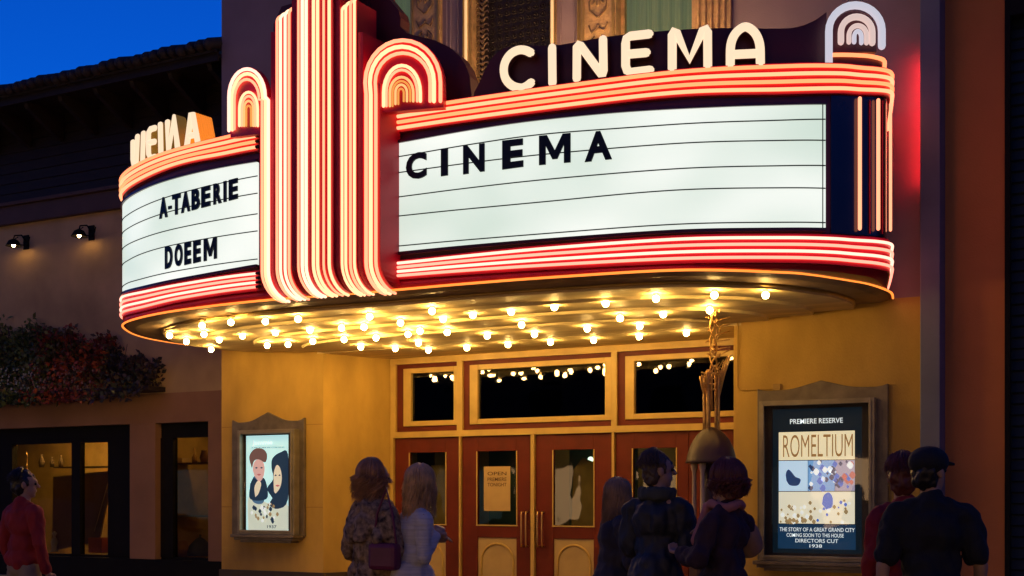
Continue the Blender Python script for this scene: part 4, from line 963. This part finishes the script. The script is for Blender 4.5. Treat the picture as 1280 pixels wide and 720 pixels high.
MB().lathe((kx, ky, 1.001), [(0, 0), (.13, 0), (.13, .88), (0, .88)], 12).build('drum', m_kdome, kk)
MB().lathe((kx, ky, 1.889), [(0, 0), (.295, 0), (.31, .015), (.295, .04), (.285, .10), (.262, .18), (.22, .27), (.165, .345), (.10, .40), (.04, .43), (0, .435)], 28).build('dome', m_kdome, kk)
for dx, dy, z1, r in ((-.09, .02, 2.92, .022), (-.02, -.05, 2.98, .028), (.05, .03, 2.96, .022), (.10, -.02, 2.9, .014)):
    MB().tube([(kx + dx, ky + dy, 2.26), (kx + dx, ky + dy, z1)], r, 8).build('pipe', m_gilt, kk)
lt = MB(); random.seed(11)
def kp(px, py, dy=0): return Vector((kx, ky, 0)) + RGT * ((px - 891) / 105.0) + FWD * dy + Vector((0, 0, kz(py)))
for a, b in (((884, 498), (878, 470)), ((886, 500), (884, 466)), ((892, 512), (891, 462)), ((896, 500), (903, 462)), ((898, 496), (908, 452)), ((900, 498), (914, 444))):
    for dy in (-.06, .05): lt.tube([kp(*a, dy * .4), kp((a[0] + b[0]) / 2 - 1, (a[1] + b[1]) / 2, dy), kp(*b, dy * 1.3)], .009, 5)
for i, py in enumerate((466, 472, 479, 486)):
    w0, w1 = np.interp(py, [462, 500], [877, 885]), np.interp(py, [445, 500], [913, 898])
    lt.tube([kp(w0, py, -.06), kp((w0 + w1) / 2, py + 2, -.09), kp(w1, py - 2, -.04)], .007, 5); lt.tube([kp(w0, py, -.06), kp((w0 + w1) / 2, py + 1, .08), kp(w1, py - 2, -.04)], .007, 5)
for i in range(7):
    y0 = 466 - i * 3; lt.tube([kp(880 + i * 5, y0 + 6), kp(884 + i * 5, y0 - 2, -.05), kp(886 + i * 5, y0 - 4)], .008, 5)
for ph in (0, 2.1, 4.2):
    lt.tube([kp(893.5 + 4.2 * math.sin(ph + (470 - y) * .11), y, .045 * math.cos(ph + (470 - y) * .11)) for y in range(470, 386, -4)], .010, 5)
for k in range(46):
    y = random.uniform(389, 470); p = kp(893.5 + random.uniform(-6, 7), y, random.uniform(-.06, .05)); d = Vector((random.uniform(-.06, .06), random.uniform(-.05, .05), random.uniform(-.03, .06)))
    lt.tube([p, p + d * .5 + Vector((0, 0, .015)), p + d], lambda t: .013 * (1 - .6 * t), 5)
for y in (398, 406, 416, 425, 434, 441):
    lt.tube([kp(896, y + 3), kp(905, y + 1, -.04), kp(914, y - 2 + random.uniform(-2, 2), 0)], .007, 5)
lt.build('lattice', m_gilt, kk)

# ================================================================ PEOPLE
def remeshed(name, mb, voxel, m, parent, smooth=3, wr=0, ws=14, seed=0, sf=.6):
    me = bpy.data.meshes.new(name); me.from_pydata([tuple(v) for v in mb.v], [], mb.f); me.update()
    o = bpy.data.objects.new(name, me); COL.objects.link(o)
    r = o.modifiers.new('r', 'REMESH'); r.mode = 'VOXEL'; r.voxel_size = voxel; r.use_smooth_shade = True
    if smooth: sm = o.modifiers.new('s', 'SMOOTH'); sm.iterations = smooth; sm.factor = sf
    bpy.context.view_layer.update(); dg = bpy.context.evaluated_depsgraph_get(); me2 = bpy.data.meshes.new_from_object(o.evaluated_get(dg))
    bpy.data.objects.remove(o); bpy.data.meshes.remove(me)
    n = len(me2.vertices); co = np.empty(n * 3); me2.vertices.foreach_get('co', co); co = co.reshape(-1, 3)
    if wr and n < 200000:
        no = np.empty(n * 3); me2.vertices.foreach_get('normal', no); no = no.reshape(-1, 3)
        d = np.array([noise.noise(Vector((c[0] * ws, c[1] * ws + seed, c[2] * ws * .55))) + .5 * noise.noise(Vector((c[0] * ws * 2.3, c[1] * ws * 2.3, c[2] * ws * 1.6 + seed))) for c in co])
        co = co + no * (d * wr)[:, None]; me2.vertices.foreach_set('co', co.ravel())
    me2.polygons.foreach_set('use_smooth', [True] * len(me2.polygons)); me2.update(); me2.materials.clear(); me2.materials.append(m)
    me2.name = name; ob = bpy.data.objects.new(name, me2); COL.objects.link(ob); ob.parent = parent; return ob
def cap(mb, a, b, ra, rb, seg=12):
    a, b = Vector(a), Vector(b); n = 5
    mb.tube([a + (b - a) * i / n for i in range(n + 1)], lambda t: ra + (rb - ra) * t, seg); mb.ball(a, ra, 12, 8); mb.ball(b, rb, 12, 8)
m_skin = mat('skin', (.42, .24, .16), .55, 0, var=.06, vs=6); m_eye = mat('eye_dark', (.02, .015, .012), .2); m_shoe = mat('shoe_leather', (.02, .016, .014), .4)
def hand(mb, w, d, side, s=1.0):
    """palm and five separate fingers leaving wrist w along d"""
    w = Vector(w); d = Vector(d).normalized(); u = Vector((0, 1, 0)) if abs(d.y) < .8 else Vector((1, 0, 0))
    u = (u - d * u.dot(d)).normalized(); n = d.cross(u) * side
    cap(mb, w, w + d * .03 * s, .024 * s, .026 * s)
    for k in range(4): cap(mb, w + d * .02 * s + u * (.010 - .0 * k) * 0, w + d * .085 * s + u * (.030 - .02 * k) * s, .016 * s, .0125 * s)
    for k, L_ in enumerate((.068, .078, .072, .056)):
        b = w + d * .085 * s + u * (.030 - .02 * k) * s; c = b + (d * .8 + n * .35).normalized() * L_ * .5 * s; e = c + (d * .5 + n * .85).normalized() * L_ * .5 * s
        cap(mb, b, c, .0098 * s, .009 * s, 8); cap(mb, c, e, .009 * s, .0078 * s, 8)
    t0 = w + d * .03 * s + u * .025 * s; t1 = t0 + (d * .5 + u * .8).normalized() * .035 * s; t2 = t1 + (d * .85 + n * .4).normalized() * .03 * s
    cap(mb, t0, t1, .012 * s, .0105 * s, 8); cap(mb, t1, t2, .0105 * s, .0085 * s, 8)
def person(label, px, s, H, yaw, hyaw, arms, top, bottom, hair, lean=(0, 0), fem=False, sleeve=1.0, group=None, cat='person', tilt=0):
    p = onS(px, HZ, s); root = thing('person', label, cat, (p.x, p.y, 0), group); root.rotation_euler = (0, 0, math.radians(yaw)); k = H / 1.75
    def J(x, y, z): f = max(0, (z - .9)) / .8; return Vector(((x + lean[0] * f) * k, (y + lean[1] * f) * k, z * k))
    sw = .165 if fem else .185; hp = Quaternion((0, 0, 1), math.radians(hyaw)); hc = J(0, .015, 1.635)
    def Hd(x, y, z): v = Vector((x, y, z)) * k; v.rotate(Quaternion((0, 1, 0), math.radians(tilt))); v.rotate(hp); return hc + v
    b = MB()
    b.ball(J(0, 0, .95), (.155 * k, .11 * k, .13 * k)); b.ball(J(0, 0, 1.12), (.13 * k, .095 * k, .15 * k)); b.ball(J(0, .005, 1.32), ((.15 if fem else .17) * k, .11 * k, .16 * k))
    cap(b, J(-sw + .02, -.01, 1.41), J(sw - .02, -.01, 1.41), .048 * k, .048 * k); cap(b, J(0, -.01, 1.42), J(0, .01, 1.56), .056 * k, .05 * k)
    R_ = Quaternion((0, 0, 1), math.radians(hyaw)).to_matrix()
    b.ball(Hd(0, -.005, .03), (.076 * k, .095 * k, .095 * k), rot=R_); b.ball(Hd(0, .02, -.035), (.060 * k, .068 * k, .075 * k), rot=R_); b.ball(Hd(0, .055, -.085), (.028 * k, .025 * k, .022 * k))
    cap(b, Hd(0, .088, .022), Hd(0, .108, -.012), .009 * k, .014 * k, 8); cap(b, Hd(-.025, .085, .034), Hd(.025, .085, .034), .012 * k, .012 * k, 8); cap(b, Hd(-.018, .083, -.048), Hd(.018, .083, -.048), .009 * k, .009 * k, 8)
    for sd in (-1, 1): b.ball(Hd(sd * .077, -.005, -.002), (.012 * k, .020 * k, .032 * k), rot=R_)
    A = []
    for sd, (el, wr_) in zip((-1, 1), arms):
        sh_, el, wr_ = J(sd * sw, -.01, 1.405), J(*el), J(*wr_); A.append((sd, sh_, el, wr_))
        cap(b, sh_, el, .048 * k, .038 * k); cap(b, el, wr_, .038 * k, .026 * k); hand(b, wr_, wr_ - el, sd, k)
        hipx = sd * .085
        cap(b, J(hipx, 0, .90), (sd * .095 * k, .015 * k, .50 * k), .082 * k, .054 * k); cap(b, (sd * .095 * k, .015 * k, .50 * k), (sd * .10 * k, -.01 * k, .09 * k), .054 * k, .036 * k); cap(b, (sd * .10 * k, -.01 * k, .05 * k), (sd * .115 * k, .14 * k, .035 * k), .04 * k, .03 * k)
    remeshed('body', b, .0075, m_skin, root, 2)
    root_o = [remeshed]
    for sd in (-1, 1):
        e = MB().ball(Hd(sd * .030, .084, .012), .011 * k, 10, 7).build('eye', m_eye, None); e.parent = root
        sb = MB(); cap(sb, (sd * .10 * k, -.03 * k, .045 * k), (sd * .12 * k, .16 * k, .04 * k), .045 * k, .036 * k); remeshed('shoe', sb, .012, m_shoe, root, 1)
    # garment for the upper body
    g = MB(); x = top.get('puff', .022)
    g.ball(J(0, 0, 1.0), ((.155 + x) * k, (.115 + x) * k, .14 * k)); g.ball(J(0, 0, 1.14), ((.135 + x) * k, (.10 + x) * k, .17 * k)); g.ball(J(0, .0, 1.32), (((.15 if fem else .172) + x) * k, (.115 + x) * k, .165 * k))
    cap(g, J(-sw + .02, -.01, 1.405), J(sw - .02, -.01, 1.405), (.060 + x * .5) * k, (.060 + x * .5) * k); cap(g, J(-.10, -.01, 1.44), J(.10, -.01, 1.44), (.045 + x * .5) * k, (.045 + x * .5) * k); cap(g, J(0, -.015, 1.43), J(0, -.01, 1.475), (.075 + x * .6) * k, (.062 + x * .5) * k)
    hem = top.get('hem', .92)
    if hem < .9: g.loft([], [0]) if False else cap(g, J(0, 0, .98), (0, 0, (hem + .12) * k), (.15 + x) * k, (.16 + x + top.get('flare', 0)) * k, 20)
    for sd, a, e, w_ in A:
        cap(g, a - Vector((0, 0, .015 * k)), a + (e - a) * (1 if sleeve > .5 else .75), (.057 + x * .6) * k, (.046 + x * .7 + (.006 if sleeve < .6 else 0)) * k)
        if sleeve > .6: cap(g, e, e + (w_ - e) * .95, (.040 + x * .8) * k, (.034 + x * .6) * k)
    if top.get('hood'):
        hd = MB(); 
        for q_ in range(9): a = PI * (.0 + q_ / 8.0) + PI; cap(hd, J(.105 * math.cos(a), .0 + .09 * math.sin(a), 1.475), J(.115 * math.cos(a), .01 + .10 * math.sin(a), 1.51), .034 * k, .028 * k)
        remeshed('hood', hd, .012, top['hood'], root, 3, .008, 16)
    if top.get('shawl'):
        for q_ in range(10): a = 2 * PI * q_ / 10; cap(g, J(.12 * math.cos(a), .09 * math.sin(a), 1.45), J(.22 * math.cos(a), .15 * math.sin(a), 1.24), .045 * k, .035 * k)
    remeshed(top.get('name', 'jacket'), g, .0105, top['m'], root, 4, top.get('wr', .016) * 1.45, 10, px)
    # lower garment
    t = MB()
    if bottom.get('skirt'):
        n = 12; cap(t, J(0, 0, .98), (0, 0, .62 * k), .165 * k, .19 * k, 20); cap(t, (0, 0, .62 * k), (0, 0, .30 * k), .19 * k, .20 * k, 20); remeshed('skirt', t, .014, bottom['m'], root, 4, .018, 9, px + 2)
    else:
        t.ball(J(0, 0, .94), (.168 * k, .125 * k, .12 * k))
        for sd in (-1, 1): cap(t, J(sd * .085, 0, .90), (sd * .095 * k, .015 * k, .50 * k), .095 * k, .072 * k); cap(t, (sd * .095 * k, .015 * k, .50 * k), (sd * .10 * k, -.01 * k, .10 * k), .072 * k, .062 * k)
        remeshed('trousers', t, .013, bottom['m'], root, 3, .012, 10, px + 1)
    # hair
    random.seed(int(px)); kind, hm, L_, vol = hair
    hb = MB(); hb.ball(Hd(0, -.018, .042), ((.080 + vol) * k, (.095 + vol) * k, (.088 + vol) * k), rot=R_); hb.ball(Hd(0, -.045, -.01), ((.076 + vol) * k, (.062 + vol) * k, (.085 + vol) * k), rot=R_)
    cut = remeshed('hair', hb, .008, hm, root, 1, {'short': .016, 'long': .012, 'curly': .034}[kind], {'short': 26, 'long': 24, 'curly': 20}[kind], px)
    st = MB(); nS = {'short': 380, 'long': 620, 'curly': 640}[kind]
    if L_ == 0: nS = 40; st.ball(hc, .01, 6, 4)
    for i in range(nS if L_ else 0):
        a = random.uniform(-1, 1) * (1.55 if kind == 'short' else 2.3) - PI / 2; th = random.uniform(.05, 1.0); rr = vol + random.uniform(.0, .016); P = []; l = L_ * random.uniform(.45, 1.1); ow = random.uniform(-.12, .16)
        e0 = th; steps = 5
        for j in range(steps): 
            q_ = e0 + (PI / 2 * 1.05 - e0) * j / (steps - 1); P.append(Hd((.085 + rr) * math.sin(q_) * math.cos(a), -.018 + (.10 + rr) * math.sin(q_) * math.sin(a), .045 + (.094 + rr) * math.cos(q_)))
        if kind == 'short': P = P[:random.randint(3, 5)]; P[-1] = P[-1] + Vector((random.uniform(-.022, .022), random.uniform(-.022, .01), random.uniform(-.02, .018)))
        else:
            base = P[-1]; m_ = 5; ph = random.random() * 6; am = (.036 if kind == 'curly' else .016) * random.uniform(.3, 1.2)
            for j in range(1, m_ + 1):
                f = j / m_; P.append(base + Vector(((base.x - hc.x) * (-.15 * f if kind == 'long' else ow * math.sin(f * PI) - .12 * f), -(.035 * f) * 0, -l * f)) + Vector((am * math.sin(ph + f * 7), am * math.cos(ph + f * 6), 0)))
        w0 = random.uniform(.002, .006); st.tube(P, lambda t_, w0=w0: w0 * (1.1 - .8 * t_), 4)
    V = st.v; ob = st.build('hair_strands', hm, None, origin=(0, 0, 0)); ob.parent = cut
    return root, J, Hd, k
def cloth(n, c, v=.15, vs=8, r=.85, var2=None): return mat(n, c, r, 0, var=v, vs=vs, var2=var2, bump=.2, bs=120)
h_black = mat('black_hair', (.012, .009, .008), .45); h_brown = mat('brown_hair', (.36, .17, .07), .36, var=.6, vs=12); h_auburn = mat('auburn_hair', (.62, .36, .16), .36, var=.5, vs=12); h_wine = mat('dark_red_hair', (.12, .03, .02), .45, var=.3, vs=12); h_dark = mat('dark_brown_hair', (.07, .042, .028), .45, var=.3)
down = (((-.24, -.02, 1.14), (-.25, .06, .90)), ((.24, -.02, 1.14), (.25, .06, .90)))
GR = 'people waiting outside the cinema'
person('person in a dark red long sleeved shirt, back turned, looking into the shop window', 30, 150, 1.70, -8, -40, down, dict(m=cloth('red_jersey', (.30, .018, .02)), name='shirt', puff=.02, wr=.014), dict(m=cloth('beige_twill', (.30, .22, .15))), ('short', h_black, .1, .004), group=GR)
person('person with curly brown hair and patterned brown shawl coat, left of the doors', 467, 185, 1.72, -25, -25, (((-.27, -.02, 1.15), (-.18, .20, 1.05)), ((.26, .04, 1.16), (.16, .26, 1.18))),
       dict(m=cloth('brown_patterned_wool', (.04, .02, .012), .5, 26, var2=(.50, .33, .20)), name='coat', puff=.035, shawl=True, wr=.024), dict(m=cloth('black_wool', (.01, .01, .012))), ('curly', h_brown, .17, .004), fem=True, group=GR)
r3, J3, H3, k3 = person('person with long auburn hair in a long ribbed grey blue dress', 514, 188, 1.68, -38, 20, (((-.20, .0, 1.16), (-.06, .15, 1.24)), ((.20, .0, 1.15), (.05, .13, 1.29))),
       dict(m=mat('ribbed_grey_blue_knit', (.60, .56, .54), .85, 0, var=.14, vs=9, stretch=(.6, .6, 9), bump=.7, bs=5), name='dress_top', puff=.008, wr=.008), dict(m=MATS['ribbed_grey_blue_knit'], skirt=True), ('long', h_auburn, .26, .001), lean=(0, .07), fem=True, group=GR)
person('person in a dark hooded jacket with head turned right, before the fourth door', 822, 187, 1.78, -15, -42, (((-.23, .0, 1.13), (-.18, .20, .98)), ((.23, .02, 1.13), (.20, .22, 1.02))),
       dict(m=cloth('navy_black_nylon', (.022, .024, .032), .2, 6, .6), name='jacket', puff=.018, hem=.82, hood=cloth('green_grey_hood', (.05, .055, .045)), wr=.02), dict(m=cloth('black_denim', (.015, .015, .02))), ('short', h_dark, .1, .006), group=GR)
person('person with a long fair plait in a dark coat, leaning in behind the hooded jacket', 767, 172, 1.60, -50, 10, (((-.25, .02, 1.12), (-.16, .22, 1.06)), ((.24, .05, 1.12), (.12, .28, 1.1))),
       dict(m=cloth('grey_brown_coat', (.06, .05, .055)), name='coat', puff=.03, hem=.8), dict(m=cloth('black_wool', (.01, .01, .012))), ('long', mat('dark_blonde_hair', (.35, .20, .10), .45, var=.6, vs=6), .30, .004), lean=(-.02, .05), fem=True, group=GR)
r6, J6, H6, k6 = person('person with full dark red hair in a navy coat, elbow raised beside the large poster', 904, 202, 1.69, 75, 10, (((-.25, .04, 1.15), (-.14, .24, 1.18)), ((.36, .02, 1.20), (.20, .22, 1.30))),
       dict(m=cloth('navy_wine_wool', (.018, .017, .03), .3, 1.6, var2=(.06, .02, .03)), name='coat', puff=.024, hem=.7, wr=.02), dict(m=cloth('black_wool', (.01, .01, .012))), ('curly', h_wine, .11, .016), fem=True, lean=(0.04, 0), group=GR)
pt = MB(); e0, e1 = J6(.26, .01, 1.30), J6(.325, .02, 1.235); cap(pt, e0, e1, .098 * k6, .096 * k6); remeshed('sleeve_patch', pt, .012, cloth('tan_patch', (.42, .24, .13)), r6, 2)
sc6 = MB(); sc6.tube([J6(.10 * math.cos(a), .10 * math.sin(a) - .0, 1.49 + .015 * math.sin(3 * a)) for a in [2 * PI * i / 12 for i in range(12)]], .032, 8, closed=True); cap(sc6, J6(-.03, .12, 1.48), J6(-.08, .17, 1.26), .035, .03); remeshed('scarf', sc6, .012, cloth('pink_scarf', (.42, .16, .15)), r6, 2, .008, 20)
r7, J7, H7, k7 = person('person in a black cap and black short sleeved shirt, back turned at the right', 1163, 232, 1.74, 18, -48, (((-.25, -.02, 1.13), (-.26, .02, .90)), ((.26, -.0, 1.13), (.27, .10, .93))),
       dict(m=cloth('black_cotton', (.008, .008, .011)), name='shirt', puff=.028, hem=.85, wr=.016), dict(m=cloth('black_denim', (.015, .015, .02))), ('short', h_black, 0, .002), sleeve=.5, group=GR)
cp_ = MB(); Rz = Quaternion((0, 0, 1), math.radians(-48)).to_matrix(); cp_.ball(H7(0, -.012, .060), (.100, .118, .084), 20, 12, Rz); remeshed('cap_crown', cp_, .008, cloth('black_cap', (.01, .01, .012)), r7, 2, .003, 20)
bm7 = MB(); bm7.prism([H7(.075 * math.cos(a), .06 + .115 * math.sin(a), .052 - .012 * math.sin(a)) for a in [PI * i / 12 for i in range(13)]], (0, 0, .008)); bo = bm7.build('cap_peak', MATS['black_cap'], None, origin=(0, 0, 0)); bo.parent = r7
person('person in a red top, mostly hidden on the left of the black cap', 1129, 212, 1.72, 40, -20, (((-.24, -.04, 1.14), (-.22, .0, .90)), ((.22, .0, 1.14), (.18, .15, .95))),
       dict(m=cloth('crimson_cotton', (.28, .015, .02)), name='shirt', puff=.02), dict(m=cloth('black_denim', (.015, .015, .02))), ('short', h_wine, .1, .010), fem=True, group=GR)
# handbag carried between the two at the left
bp = onS(481, 690, 190); bgm = MB(); bgm.box((bp.x - .11, bp.y - .05, bp.z - .12), (bp.x + .11, bp.y + .05, bp.z + .06))
hbag = thing('handbag', 'purple handbag hanging between the shawl coat and the grey blue dress', 'handbag', (bp.x, bp.y, bp.z - .12))
bgm.build('bag_body', cloth('purple_leather', (.16, .02, .06), .2, 6, .45), hbag, bevel=.03); MB().tube([(bp.x - .09, bp.y, bp.z + .05), (bp.x - .06, bp.y, bp.z + .25), (bp.x + .0, bp.y + .02, bp.z + .42), (bp.x + .06, bp.y, bp.z + .25), (bp.x + .09, bp.y, bp.z + .05)], .009, 6).build('strap', MATS['purple_leather'], hbag)
